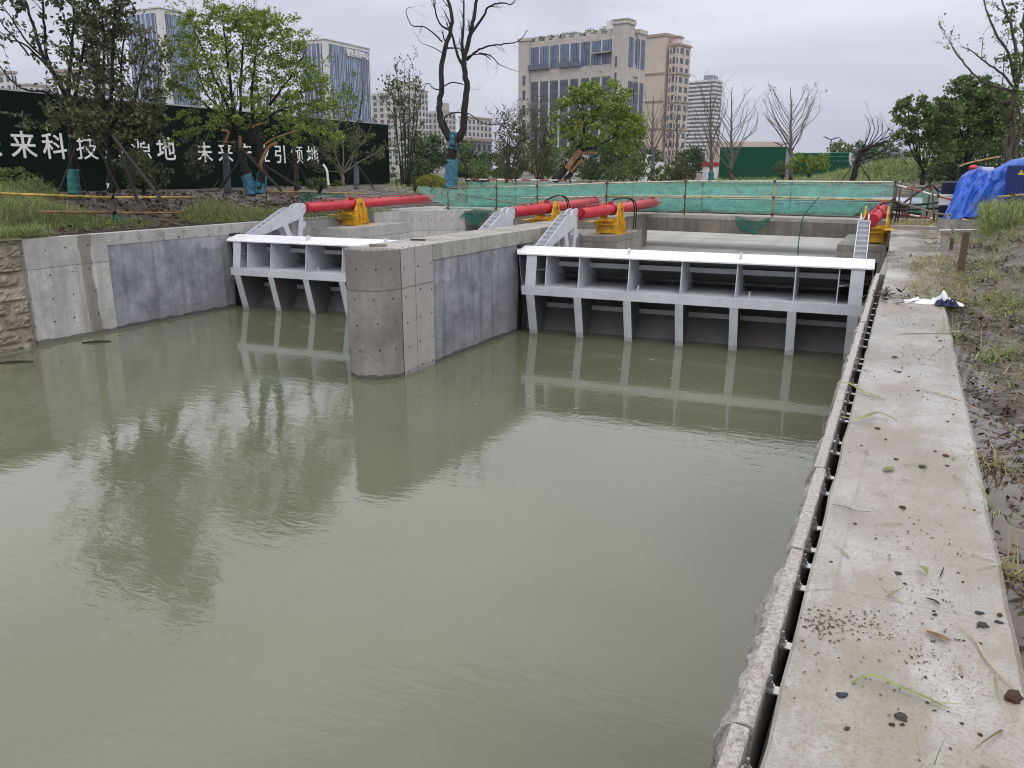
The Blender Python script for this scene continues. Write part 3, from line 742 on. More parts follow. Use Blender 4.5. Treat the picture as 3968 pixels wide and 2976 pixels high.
# ------------------------------------------------------------------ hydraulic cylinders and their brackets
def make_cyl(x, y0, y1, label, hose):
    c = empty('hydraulic_cylinder', (x, y0, .34), label, 'hydraulic cylinder', 'red hydraulic cylinders')
    L = y1 - y0; tl = .085 / L
    def p(y, dz=0, dx=0): return (dx, y, y * tl + dz)
    RD, RP = MAT['red_dark'], MAT['red_paint']
    m = MB(); m.tube([p(.10), p(L)], .172, 28); o = m.build('barrel', RP, c, smooth=False); o.data.polygons.foreach_set('use_smooth', [len(f.vertices) == 4 for f in o.data.polygons])
    m = MB(); m.tube([p(0.02), p(.12)], .186, 28); m.tube([p(-.12), p(.03)], .075, 16); m.build('rod_head', RD, c)
    m = MB(); m.tube([p(L), p(L + .05)], .16, 28); m.build('end_cap', RD, c)
    m = MB(); m.tube([p(2.78), p(3.02)], .205, 28); m.tube([p(2.9, 0, -.36), p(2.9, 0, .36)], .07, 16); m.build('trunnion', RD, c)
    for y in (1.5, 2.72, 4.6, 6.2, 7.7):
        if y > L: continue
        big = y == 2.72; m = MB(); a = .085 if big else .045; z = .165
        x0 = -a * .7; m.add([p(y - a, z, x0), p(y + a, z, x0), p(y + a, z, -x0), p(y - a, z, -x0), p(y - a, z + a * 1.3, x0), p(y + a, z + a * 1.3, x0), p(y + a, z + a * 1.3, -x0), p(y - a, z + a * 1.3, -x0)],
              [(4,5,6,7),(0,1,5,4),(1,2,6,5),(2,3,7,6),(3,0,4,7)]); bevel(m.build('port_block', RD, c), .006)
    m = MB(); m.tube([p(.5, .19), p(.52, .225), p(2.6, .225)], .016, 8); m.tube([p(2.8, .225), p(L - .2, .215), p(L - .15, .24)], .014, 8); m.build('oil_pipe', RD, c)
    if hose:
        for dx in (0, .07):
            m = MB(); pts = [p(2.75 + dx, .28), p(3.05, .36, .05 + dx), p(3.4, .40, .12 + dx), p(3.75, .33, .25 + dx), p(3.85, .05, .34 + dx), p(3.88, -.55, .36 + dx)] if hose == 1 else \
                  [p(2.75, .30, .05), p(2.8, .36, .22 + dx), p(3.2, .36, .42 + dx), p(3.6, .2, .52 + dx), p(3.8, -.2, .5 + dx), p(3.9, -.7, .45 + dx)]
            m.tube(catmull(pts, 5), .022, 8); m.build('hose', MAT['rubber'], c, smooth=True)
    return c
def catmull(p, k):
    p = [V(q) for q in p]; q = [p[0]] + p + [p[-1]]; out = []
    for i in range(1, len(q) - 2):
        for j in range(k):
            t = j / k; a, b, c, d = q[i-1], q[i], q[i+1], q[i+2]
            out.append(.5 * ((2 * b) + (c - a) * t + (2*a - 5*b + 4*c - d) * t*t + (3*b - a - 3*c + d) * t**3))
    out.append(p[-1]); return out
def make_bracket(x, y, z, label, flip):
    b = empty('trunnion_bracket', (x, y, z), label, 'bracket', 'yellow cylinder brackets')
    Y = MAT['yellow_paint']
    for s_ in (-1, 1):
        m = MB(); xa = s_ * .30
        m.prism([(-.42, 0), (.42, 0), (.36, .6), (.17, .98), (.1, 1.04), (-.1, 1.04), (-.17, .98), (-.38, .6)], xa - .02, xa + .02, 'x')
        o = s_ * .021
        for (ya, ta) in ((-.36, .56), (-.13, .86), (.13, .86), (.34, .56)):
            q = [(xa + o, 0), (xa + o + s_ * .10, 0), (xa + o + s_ * .10, .12), (xa + o + s_ * .015, ta), (xa + o, ta)]
            m.prism(q, ya - .012, ya + .012, 'y')
        bevel(m.build('side_plate', Y, b), .004)
        m = MB(); m.tube([(xa - s_ * .03, -.02, .80), (xa + s_ * .05, -.02, .80)], .115, 20); m.build('bearing', Y, b)
    m = MB(); m.box(-.42, .42, -.44, .44, -.004, .022); m.box(-.27, .27, -.3, .3, .03, .12); m.build('base_plate', Y, b)
    m = MB(); m.box(-.279, .279, -.44, -.41, .0, .52); m.box(-.22, .22, -.56, -.441, .3, .33); m.box(-.22, .22, -.56, -.441, .42, .45); m.build('cross_plate', Y, b)
    m = MB()                                          # small shelf bracket towards the gate
    xa = -.28 * flip
    m.box(min(xa, xa - .24 * flip), max(xa, xa - .24 * flip), -1.15, -.45, .415, .44); m.prism([(-.45, .41), (-.95, .41), (-.45, .16)], xa - .012, xa + .012, 'x'); m.build('outrigger', Y, b)
    for (px, py) in ((-.38, -.3), (-.38, 0), (-.38, .28), (.38, -.3), (.38, 0), (.38, .28)):
        m = MB(); m.tube([(px, py, .02), (px, py, .09)], .028, 8); m.build('anchor_bolt', MAT['bolt_steel'], b)
    return b
CY = [(-19.75, 23.1, 31.75, 'long red hydraulic cylinder at the far left, resting on the left bank bracket', 0, 'ribbed yellow bracket on the left bank plinth below the left cylinder', 1),
      (-11.6, 23.45, 31.7, 'red hydraulic cylinder behind the pier, its black hoses looping down the side', 1, 'yellow bracket half hidden behind the pier top', 1),
      (-9.22, 23.4, 31.75, 'red hydraulic cylinder on the near side of the pier plinth', 2, 'ribbed yellow bracket standing on the middle plinth, right of the pier', 1),
      (-1.02, 23.5, 31.7, 'red hydraulic cylinder seen end-on beside the walkway', 2, 'yellow bracket seen end-on beside the walkway wall', -1)]
for (x, y0, y1, l1, hs, l2, fl) in CY:
    make_cyl(x, y0, y1, l1, hs); make_bracket(x, y0 + 2.9, -.428, l2, fl)

# ------------------------------------------------------------------ scaffold pipe fences and nets
def pole(pts, r, mats, stripe=None, n=8, name='rail', parent=None):
    m = MB(); pts = [V(p) for p in pts]
    if stripe:
        a, b = pts[0], pts[-1]; L = (b - a).length; k = max(1, int(L / stripe))
        for i in range(k): m.tube([a.lerp(b, i / k), a.lerp(b, (i + 1) / k)], r, n, mi=i % 2, cap=(i in (0, k - 1)))
    else: m.tube(pts, r, n)
    return m.build(name, [MAT[q] for q in mats], parent, smooth=True)
def clampbox(m, p, s_=.045): m.box(p[0]-s_, p[0]+s_, p[1]-s_, p[1]+s_, p[2]-s_, p[2]+s_)
def fence(loc, label, posts, rails, group):
    f = empty('pipe_fence', loc, label, 'fence', group); o = V(loc)
    for (a, b, mt) in posts: pole([V(a) - o, V(b) - o], .026, (mt,), name='post', parent=f)
    for (pts, mt, st) in rails: pole([V(p) - o for p in pts], .036 if V(loc).x < -22 else .027, mt if isinstance(mt, tuple) else (mt,), st, name='rail', parent=f)
    m = MB()
    for (a, b, mt) in posts:
        for (pts, _, _) in rails:
            for (p, q) in zip(pts[:-1], pts[1:]):
                p, q = V(p), V(q); d = q - p; t = ((V(a) - p).xy.dot(d.xy)) / max(1e-6, d.xy.length_squared)
                if -.02 <= t <= 1.02 and ((p + d * t) - V(a)).xy.length < .12: clampbox(m, (p + d * t) - o)
    if m.v: m.build('clamp', MAT['pipe_rust'], f)
    return f
def fy(x):       # line of the front fence on the bridge
    e = [(-20.5, 30.9)] + edge + [(.0, 29.9)]
    for a, b in zip(e[:-1], e[1:]):
        if a[0] <= x <= b[0]: return a[1] + (b[1] - a[1]) * (x - a[0]) / (b[0] - a[0]) + .12
    return 30
pxs = [-18.35, -15.98, -14.15, -11.15, -7.95, -4.62, -.7]
tops = [.72, 1.24, 1.22, 1.2, 1.27, 1.27, 1.27]
posts = [((x, fy(x), -.02), (x, fy(x), t + .06), 'pipe_rust' if i != 5 else 'pipe_yellow') for i, (x, t) in enumerate(zip(pxs, tops))]
fence((-9, 31, 0), 'rusty scaffold-pipe fence with yellow and white rails along the front of the bridge', posts,
      [([(-18.3, fy(-18.3), .92), (-16, fy(-16), .96)], 'pipe_grey', None),
       ([(-16.2, fy(-16.2) - .04, .97), (-14.15, fy(-14.15) - .04, 1.03), (-11.15, fy(-11.15) - .04, 1.16), (-7.95, fy(-7.95) - .04, 1.25), (-6.6, fy(-6.6) - .04, 1.26)], 'pipe_pale', None),
       ([(-6.75, fy(-6.75) - .03, 1.25), (-4.6, fy(-4.6) - .04, 1.265), (-.55, fy(-.55) - .04, 1.27)], 'pipe_white', None),
       ([(-14.9, fy(-14.9) - .04, .53), (-11.2, fy(-11.2) - .04, .64)], 'pipe_pale', None),
       ([(-11.15, fy(-11.15) - .05, .64), (-7.95, fy(-7.95) - .04, .68), (-4.5, fy(-4.5) - .04, .70)], 'pipe_yellow', None),
       ([(-4.75, fy(-4.75) - .03, .70), (-.6, fy(-.6) - .04, .68)], 'pipe_yellow', None),
       ([(-17.9, fy(-17.9) - .04, .68), (-14.6, fy(-14.6) - .04, .26)], 'pipe_grey', None),
       ([(-18.6, fy(-18.6) - .04, .06), (-16, fy(-16) - .05, .08)], 'pipe_pale', None),
       ([(-11.15, fy(-11.15) - .04, .08), (-7.2, fy(-7.2) - .04, .1)], 'pipe_rust', None),
       ([(-7.3, fy(-7.3) - .04, .1), (-4.6, fy(-4.6) - .04, .1), (-.6, fy(-.6) - .04, .1)], 'pipe_rust', None)], 'scaffold-pipe fences')
def net(name, label, pts_top, pts_bot, mat, group='green debris nets', fold=.05, seg=.14, rows=9):
    # a cloth hung between two polylines
    m = MB(); T = catmull(pts_top, 12); B = catmull(pts_bot, 12); L = sum((b - a).length for a, b in zip(T[:-1], T[1:]))
    k = max(8, int(L / seg))
    def samp(P, t):
        f = t * (len(P) - 1); i = min(int(f), len(P) - 2); return P[i].lerp(P[i+1], f - i)
    for i in range(k + 1):
        a, b = samp(T, i / k), samp(B, i / k)
        for j in range(rows):
            t = j / (rows - 1); p = a.lerp(b, t); s_ = L * i / k
            p.y += fold * (nz(s_ * 1.3, t * 1.5, 2) + .5 * nz(s_ * 4, t * 2.2, 9)) * (.3 + t)
            p.z += .5 * fold * nz(s_ * 1.1, t * 3, 5) * t
            m.v.append(tuple(p))
    for i in range(k):
        for j in range(rows - 1): o = i * rows + j; m.f.append((o, o+rows, o+rows+1, o+1)); m.m.append(0)
    return tag(m.build(name, MAT[mat], smooth=True), label, 'net', group)
X1 = [-20.0, -18.4, -17, -16, -14.1, -11.1, -8, -4.6, -1.9]
net('debris_net', 'long turquoise debris net hung along the front bridge fence', [(x, fy(x) + .05, z) for x, z in zip(X1, [1.0, .86, .88, .97, 1.02, 1.13, 1.22, 1.23, 1.22])],
    [(x, fy(x) + .06, z) for x, z in zip(X1, [.75, .1, .06, .05, .02, .03, .06, .08, .1])], 'net_teal', fold=.16)
net('debris_net', 'short torn turquoise net sagging beside the right end post of the bridge fence', [(-1.9, fy(-1.9) + .05, 1.22), (-1.2, fy(-1.2) + .06, 1.2), (-.75, fy(-.75) + .05, 1.24)],
    [(-1.9, fy(-1.9) + .06, .12), (-1.35, fy(-1.3) + .06, .75), (-.8, fy(-.8) + .05, 1.08)], 'net_teal', fold=.05)
net('debris_net', 'dark green net scrap draped over the bridge edge on the right', [(-5.95, 30.6, .03), (-5.6, 30.5, -.02), (-5.2, 30.45, -.16), (-4.9, 30.42, -.06), (-4.6, 30.42, .02)],
    [(-5.85, 30.52, -.35), (-5.65, 30.5, -.58), (-5.45, 30.45, -.52), (-5.15, 30.42, -.62), (-4.75, 30.4, -.2)], 'net_dark', fold=.12, seg=.06)
net('debris_net', 'dark green net scrap hanging over the bridge edge behind the pier', [(-18.2, 30.55, .04), (-17.3, 30.62, -.05), (-16.9, 30.6, .06), (-15.9, 30.72, .02)],
    [(-17.9, 30.5, -.5), (-17.3, 30.5, -.3), (-16.9, 30.55, -.62), (-16.2, 30.62, -.12)], 'net_dark', fold=.12, seg=.07)
m = MB(); pts = catmull([(-3.05, 30.2, .75), (-3.3, 30.22, .4), (-3.5, 30.14, .08), (-3.55, 30.12, -.3), (-3.58, 30.12, -.9), (-3.56, 30.14, -1.3)], 6); m.tube(pts, .022, 6)
tag(m.build('rope', MAT['net_dark']), 'twisted dark green rope hanging off the bridge into the upper water', 'rope')
# rear fence of the bridge
ry = lambda x: 34.0 + .0 * x
rp_ = [(-19.2, .0), (-16.6, .0), (-13.9, .0), (-11.0, 0), (-8, 0), (-4.5, 0), (-.6, 0)]
fence((-10, 34, 0), 'rear scaffold fence with a red and white top rail across the back of the bridge', [((x, ry(x), 0), (x, ry(x), 1.27), 'pipe_rust') for x, _ in rp_],
      [([(-19.4, 33.96, 1.25), (-13.6, 33.96, 1.22)], ('pipe_white', 'pipe_red'), .42), ([(-13.7, 33.95, 1.2), (-.4, 33.95, 1.1)], 'pipe_grey', None), ([(-19.2, 33.96, .5), (-.5, 33.96, .5)], 'pipe_rust', None)], 'scaffold-pipe fences')
net('debris_net', 'turquoise debris net stretched along the rear bridge fence', [(x, 34.06, z) for x, z in ((-19.3, 1.16), (-16.6, 1.1), (-14, 1.12), (-8, 1.1), (-.7, 1.0))],
    [(x, 34.1, .05) for x in (-19.3, -16.6, -14, -8, -.7)], 'net_teal', fold=.05, seg=.25)
# left bank fences
f1 = fence((-22.5, 17, 0), 'yellow bamboo rail fence on the left bank above the stone wall', [((-22.5, 17.36, -.1), (-22.5, 17.34, .86), 'pipe_rust'), ((-22.5, 20.6, -.15), (-22.5, 20.48, .8), 'pipe_rust')],
      [([(-22.46, 11.5, 1.12), (-22.46, 13.92, 1.02), (-22.46, 17.35, .82)], 'pipe_yellow', None), ([(-22.46, 17.3, .825), (-22.46, 20.5, .745)], 'pipe_yellow', None),
       ([(-22.47, 14.9, .49), (-22.47, 17.33, .36)], 'bark_orange', None), ([(-22.47, 17.3, .355), (-22.47, 19.65, .25), (-22.47, 21.5, .33)], 'bark_orange', None)], 'scaffold-pipe fences')
f2 = fence((-23, 27, 0), 'thin rail fence on the left bank behind the left red cylinder', [((-23, 24.7, -.05), (-23, 24.68, .88), 'pipe_rust')],
      [([(-22.96, 24.6, .85), (-22.96, 31.2, .6)], 'pipe_yellow', None), ([(-22.96, 24.55, .36), (-22.96, 28.5, .3)], 'pipe_rust', None)], 'scaffold-pipe fences')
net('debris_net', 'small teal net wisp tied to the left bank fence post', [(-22.5, 17.3, .36), (-22.45, 17.45, .35), (-22.45, 17.6, .3)], [(-22.4, 17.35, .0), (-22.4, 17.55, -.08), (-22.4, 17.8, -.02)], 'net_dark', fold=.06, seg=.03)
net('debris_net', 'green net rag wrapped on the thin rail behind the left cylinder', [(-22.9, 26.6, .8), (-22.9, 26.9, .78), (-22.9, 28.3, .72), (-22.9, 29.4, .6)], [(-22.9, 26.65, .3), (-22.9, 26.85, .35), (-22.9, 28, .62), (-22.9, 29.8, .3)], 'net_dark', fold=.06, seg=.06)
# fence climbing down beside the walkway end
A = (-.66, 29.85); 
fence((0, 29, 0), 'red and white striped barrier poles beside the walkway end', [((-.68, 29.93, .05), (-.62, 29.9, 1.3), 'pipe_rust'), ((-.22, 29.3, .05), (-.14, 29.3, 1.2), 'pipe_rust'), ((.56, 27.8, .05), (.36, 27.9, 1.2), 'pipe_rust'), ((.36, 31.6, .05), (.36, 31.6, 1.1), 'pipe_rust')],
      [([(-.62, 29.86, 1.17), (.92, 27.2, .80)], ('pipe_white', 'pipe_red'), .72), ([(-.64, 29.86, .64), (.05, 28.9, .5), (.6, 27.6, .38), (.95, 27.3, .36)], 'pipe_grey', None),
       ([(-.68, 29.86, .30), (1.0, 27.3, .17)], ('pipe_white', 'pipe_red'), .45), ([(-.5, 31.6, 1.08), (1.0, 31.6, 1.1)], 'pipe_grey', None)], 'scaffold-pipe fences')
net('debris_net', 'loose turquoise net hanging behind the striped barrier poles', [(.0, 31.7, 1.0), (.3, 31.7, .98), (.62, 31.7, 1.0)], [(-.3, 31.7, .25), (.1, 31.6, .2), (.7, 31.7, .25)], 'net_teal', fold=.1, seg=.05)
# bamboo fence on the right bank
def gz(x, y): return h(x, y)
q1 = at(3890/S, 985/S, 22); q2 = at(3915/S, 745/S, 22)
fence((q1.x, q1.y, 0), 'bamboo rail and dark post standing in weeds at the right edge', [((q1.x, q1.y, q1.z - .3), (q2.x, q2.y, q2.z), 'wood_dark'), (tuple(at(3955/S, 985/S, 17)), tuple(at(3990/S, 800/S, 17)), 'wood_dark')],
      [([tuple(at(3868/S, 763/S, 22)), tuple(at(4010/S, 750/S, 22))], 'bamboo', None), ([tuple(at(3866/S, 828/S, 22)), tuple(at(4000/S, 868/S, 19))], ('pipe_white', 'pipe_red'), .42)], 'scaffold-pipe fences')
net('debris_net', 'teal net scrap under the bamboo rail at the right edge', [tuple(at(3860/S, 860/S, 22)), tuple(at(3885/S, 845/S, 22)), tuple(at(3890/S, 850/S, 22))], [tuple(at(3825/S, 905/S, 21.5)), tuple(at(3868/S, 910/S, 21.5)), tuple(at(3895/S, 890/S, 21.5))], 'net_teal', fold=.1, seg=.04)
print('gates ok')
# ------------------------------------------------------------------ lettered hoarding on the left
def text_mesh(body, size, mat, name, parent, mtx, extrude=.015, bold=.02, sx=1.0):
    cu = bpy.data.curves.new('t', 'FONT'); cu.body = body; cu.size = size; cu.extrude = extrude; cu.offset = bold; cu.align_x = 'CENTER'; cu.align_y = 'CENTER'
    cu.resolution_u = 2
    to = bpy.data.objects.new('t', cu); COL.objects.link(to); bpy.context.view_layer.update()
    me = bpy.data.meshes.new_from_object(to.evaluated_get(bpy.context.evaluated_depsgraph_get()))
    bpy.data.objects.remove(to); me.materials.clear(); me.materials.append(MAT[mat])
    me.transform(Matrix.Scale(sx, 4, V((1, 0, 0)))); me.transform(mtx)
    o = bpy.data.objects.new(name, me); COL.objects.link(o)
    if parent: o.parent = parent
    return o
HX = -34.0
hb = MB(); a = atx(838, 270, HX); ztop = a.z; yend = a.y
hb.prism([(-8, 0), (yend, 0), (yend, ztop), (-8, ztop + .1)], HX - .35, HX, 'x')
hoard = tag(hb.build('hoarding_wall', MAT['astro_dark']), 'dark green artificial-grass hoarding with white Chinese lettering behind the left trees', 'hoarding')
m = MB(); m.prism([(-8, ztop + .1), (yend, ztop), (yend, ztop + .07), (-8, ztop + .17)], HX - .4, HX + .03, 'x'); m.build('capping', MAT['cap_metal'], hoard)
ROTX = Matrix(((0, 0, 1, 0), (1, 0, 0, 0), (0, 1, 0, 0), (0, 0, 0, 1)))     # text x -> +Y, text y -> +Z, facing +X
def char(ch, px, py0, py1):
    t, b = atx(px, py0, HX), atx(px, py1, HX); hh = abs(t.z - b.z)
    text_mesh(ch, hh * 1.08, 'lettering_white', 'letter', hoard, Matrix.Translation((HX + .012, t.y, (t.z + b.z) / 2 - .02)) @ ROTX, .01, (.0 if ch in '技源领' else .009) * hh)
for ch, px, y0, y1 in (('未', -33, 283, 344), ('来', 46, 287, 345), ('科', 114, 291, 347), ('技', 184, 295, 348), ('策', 243, 297, 349), ('源', 302, 299, 350), ('地', 356, 300, 350),
                       ('未', 440, 310, 353), ('来', 485, 311, 353), ('产', 528, 313, 354), ('业', 567, 315, 354), ('引', 604, 316, 355), ('领', 640, 317, 356), ('地', 674, 318, 357)):
    char(ch, px, y0, y1)

# ------------------------------------------------------------------ buildings
def solve(corner_px, base_dist, rot):
    c = at(*corner_px, base_dist); c.z = .6; return c
def frame(c, rot): return Matrix.Translation(c) @ Matrix.Rotation(rot, 4, 'Z')
def hit(M_, px, py, axis):         # where an image ray meets the local plane x=0 or y=0
    inv = M_.inverted(); o = inv @ V((0, 0, CZ)); d = inv.to_3x3() @ ray(px, py)[0]
    t = -o[axis] / d[axis]; return o + d * t
def building(name, label, cpx, cpy, dist, rotdeg, lpx, rpx, cat='building', group=None):
    c = at(cpx, cpy, dist); top = c.z - .5; c.z = .5; rot = R(rotdeg)
    M_ = frame(c, rot); wl = hit(M_, lpx, cpy, 0).y if lpx is not None else 12; wr = hit(M_, rpx, cpy, 1).x
    b = empty(name, c, label, cat, group, rot)
    return b, M_, abs(wl), abs(wr), top
def winset(parent, specs, mat, frame_mat=None, name='window', limit=98):
    # specs: (face, u0, u1, z0, z1); face 'l' on x=0 plane, 'r' on y=0 plane. One part each up to the limit.
    cache = {}; rest = MB(); n_ = 0
    for (fc, u0, u1, z0, z1) in specs:
        w_, hh = round(u1 - u0, 2), round(z1 - z0, 2)
        def mk(m, x, y, z):
            d = .12
            if fc == 'l': m.box(x - .06, x + .03, y, y + w_, z, z + hh)
            else: m.box(x, x + w_, y - .06, y + .03, z, z + hh)
        if n_ < limit:
            key = (fc, w_, hh)
            if key not in cache:
                m = MB(); mk(m, 0, 0, 0); o = m.build(name, mat, parent); cache[key] = o
            else:
                o = cache[key].copy(); COL.objects.link(o); o.parent = parent
            o.location = (0, u0, z0) if fc == 'l' else (u0, 0, z0); n_ += 1
        else: mk(rest, 0 if fc == 'l' else u0, u0 if fc == 'l' else 0, z0)
    if rest.v: o = rest.build(name + '_rows', mat, parent); o['kind'] = 'stuff'
# -- two office towers with vertical fins
def office(label, cpx, cpy, dist, lpx, rpx, sign=None):
    b, M_, wl, wr, H = building('office_tower', label, cpx, cpy, dist, 90, lpx, rpx, group='striped office towers')
    m = MB(); m.box(.12, wr, .12, wl, 0, H - 1.2); m.build('glass_wall', MAT['tower_glass'], b)
    m = MB(); m.box(.02, wr + .2, .02, wl + .2, H - 1.19, H - .1); m.box(0, 1.7, 0, 1.5, 0, H - 1.2); m.box(wr - .5, wr + .2, .03, .8, 0, H - 1.2); m.build('frame', MAT['white_render'], b)
    m = MB(); m.box(-.3, wr + .5, -.3, wl + .5, H - .09, H + .22); m.build('roof_edge', MAT['white_render'], b)
    rnd = random.Random(3)
    for fc, x, X1_ in (('r', 2.2, wr - 1), ('l', 2.0, wl - .6)):
        k = 0
        while x < X1_:
            w_ = rnd.choice((.3, .45, .6)) * (wr / 60 if fc == 'r' else 1); m = MB()
            if fc == 'r': m.box(x, x + w_, .04, .118, 0, H - 1.21)
            else: m.box(.04, .118, x, x + w_, 0, H - 1.21)
            m.build('fin', MAT['fin_pale'], b); x += w_ + rnd.choice((.8, 1.1, 1.6)) * (wr / 36 if fc == 'r' else 1)
    if sign:
        rt = Matrix(((1, 0, 0, 0), (0, 0, -1, 0), (0, 1, 0, 0), (0, 0, 0, 1)))
        p0, p1 = hit(M_, sign[1], 98, 1), hit(M_, sign[2], 108, 1); L = p1.x - p0.x
        text_mesh(sign[0], 2.5, 'lettering_white', 'sign_lettering', b, Matrix.Translation(((p0.x + p1.x) / 2, -.25, H - 3.0)) @ Matrix.Scale(L / 16.5, 4, V((1, 0, 0))) @ rt, .2, .03)
    return b
office('tall blue-grey striped office tower behind the left trees', 343, 16, 235, 268, 418)
office('striped office tower with a white Chinese rooftop sign at its right end', 702, 84, 285, 650, 797, ('德信·首望中心', 745, 795))
# -- stone clad office block with corner towers
b, M_, wl, wr, H = building('office_block', 'broad stone-clad office block with dark window bays and roof garden', 1355, 41, 235, 80, 1120, 1398)
lu = lambda px: hit(M_, px, 300, 0).y; ru = lambda px: hit(M_, px, 300, 1).x
SP = MAT['stone_panel']; t0, t1, t2 = lu(1316), lu(1142), wl
hr = H - 3.0                                          # main roof level
m = MB(); m.box(.0, wr * .4, 0, t0, 0, H); m.box(0, 8, t1, t2, 0, hr + .9); m.box(.5, wr, t0, t1, hr - 1.6, hr); m.box(.5, wr, t0, t1, hr - 11.2, hr - 7.9)
m.box(.8, wr, t0, t1, 0, hr - 1.7); m.box(wr * .4, wr, 0.4, 6, 0, hr - 1.2); m.box(wr * .62, wr, 0, 8, 0, H - 1.9); m.box(wr * .4, wr * .62, .0, 5, hr - 11.2, hr - 8)
m.build('wall', SP, b)
for bx_ in ((-.3, wr * .4 + .3, -.3, t0 + .3, H - 1.0, H - .2), (-.3, wr * .4 + .3, -.3, t0 + .3, H + .01, H + .3), (-.3, 8.3, t1 - .3, t2 + .3, hr + .4, hr + 1.2), (wr * .62 - .3, wr + .3, -.3, 8.3, H - 2.7, H - 1.6)):
    m = MB(); m.box(*bx_); m.build('cornice', MAT['stone_pale'], b)
sp = []; spd = []; pier_m = []
nb = 8; bw = (t1 - t0) / nb
for i in range(nb):
    u0 = t0 + i * bw
    pier_m.append((u0 - .34, u0 + .34))
pier_m.append((t1 - .34, t1 + .3))
for (a_, c_) in pier_m:
    m = MB(); m.box(.3, 1.3, a_, c_, 0, hr - 11.21); m.box(.31, 1.3, a_ + .1, c_ - .1, hr - 7.89, hr - 1.61); m.build('pilaster', MAT['stone_pale'], b)
def pane(parent, x, y0, y1, z0, z1, mat, axis='l', name='window'):
    m = MB()
    if axis == 'l':
        m.box(x, x + .1, y0, y1, z0, z1, 0)
        for k in (1, 2): yy_ = y0 + (y1 - y0) * k / 3; m.box(x - .06, x - .002, yy_ - .05, yy_ + .05, z0, z1, 1)
        m.box(x - .06, x - .002, y0, y1, z0 + (z1 - z0) * .3, z0 + (z1 - z0) * .3 + .08, 1)
    else:
        m.box(y0, y1, x, x + .1, z0, z1, 0)
        yy_ = (y0 + y1) / 2; m.box(yy_ - .05, yy_ + .05, x - .06, x - .002, z0, z1, 1); m.box(y0, y1, x - .06, x - .002, z0 + (z1 - z0) * .3, z0 + (z1 - z0) * .3 + .08, 1)
    return m.build(name, [mat, MAT['frame_dark']], parent)
proto = {}
for i in range(nb):
    u0, u1 = t0 + i * bw + .35, t0 + (i + 1) * bw - .35
    pane(b, .44, u0 + .1, u1 - .1, hr - 7.8, hr - 1.7, MAT['glass_blue'])
    z = hr - 11.4
    for k in range(7):
        if k < 6 or i % 2:
            if i not in proto: proto[i] = pane(b, .44, u0, u1, -2.3, 0, MAT['glass_dark']); o = proto[i]
            else: o = proto[i].copy(); COL.objects.link(o); o.parent = b
            o.location.z = z - .1
        z -= 3.25
    z = hr - 11.4
    for k in range(7): m = MB(); m.box(.41, .7, u0, u1, z - 3.3, z - 2.42); z -= 3.25; m.build('spandrel', MAT['glass_slate'], b)
for k in range(6): 
    m = MB(); m.box(-.08, .05, t0 * .62, t0 * .75, H - 12 - k * 4.2, H - 9.2 - k * 4.2); m.build('window', MAT['glass_dark'], b)
    m = MB(); m.box(-.08, .05, t1 + (t2 - t1) * .35, t1 + (t2 - t1) * .6, H - 15 - k * 4.2, H - 12.2 - k * 4.2); m.build('window', MAT['glass_dark'], b)
for i, (u0, u1) in enumerate(((.12, .36), (.5, .56), (.62, .68), (.74, .95))):
    pane(b, -.06, wr * u0, wr * u1, hr - 9, hr - 1.2, MAT['glass_blue'], 'r')
for i, (u0, u1) in enumerate(((.14, .38), (.46, .66), (.74, .94))):
    for k in range(7): pane(b, -.06, wr * u0, wr * u1, hr - 15.1 - k * 3.3, hr - 12.7 - k * 3.3, MAT['glass_dark'], 'r')
    m = MB(); m.box(wr * u0, wr * u1, -.04, .05, 2, hr - 12.6); m.build('spandrel', MAT['glass_slate'], b)
for (pa, pb_) in ((1141, 1185), (1205, 1251)):        # balconies of the upper band
    y0, y1 = lu(pb_), lu(pa); m = MB(); m.box(-.5, .4, y0, y1, hr - 7.9, hr - 7.7); m.box(-.5, -.42, y0, y1, hr - 7.69, hr - 6.5); m.build('balcony', MAT['glass_slate'], b)
y0, y1 = lu(1315), lu(1275); m = MB(); m.add([(-1.6, y0, hr - 5.2), (-1.6, y1, hr - 5.2), (.9, y1, hr - 4.4), (.9, y0, hr - 4.4)], [(0, 1, 2, 3)]); m.build('awning', MAT['pipe_grey'], b)
for i in range(nb): m = MB(); u0 = t0 + i * bw; m.box(.6, 1.0, u0 + .6, u0 + 1.9, hr + .02, hr + 1.1); m.build('parapet_block', SP, b)
for (pa, pb_, hh, hz_) in ((1228, 1242, 4.6, 0), (1262, 1268, 5.4, 0), (1274, 1288, 7.0, 0), (1296, 1310, 6.4, 0), (1250, 1256, 3.4, 0)):
    # roof machinery stands behind the parapet
    p0, p1 = hit(M_, pa, 60, 0), hit(M_, pb_, 60, 0)
    m = MB(); xx = 9; m.box(xx, xx + 3, p1.y * 1.0, p0.y * 1.0, hr, hr + hh * .72); bevel(m.build('roof_unit', MAT['white_render'], b), .15)
m = MB()
for i in range(1500):
    u = t0 + (t1 - t0) * (rnd.random() ** .7); k = nz(u * .35, 2); c_ = V((1.2 + 2 * rnd.random(), u, hr + .2 + (1.3 + 1.2 * k) * rnd.random())); d = V((rnd.uniform(-1, 1), rnd.uniform(-1, 1), rnd.uniform(-.4, 1))).normalized(); m.leaf(c_, d, d.orthogonal().normalized(), .5, .4)
m.build('roof_garden', MAT['leaf_deep'], b)
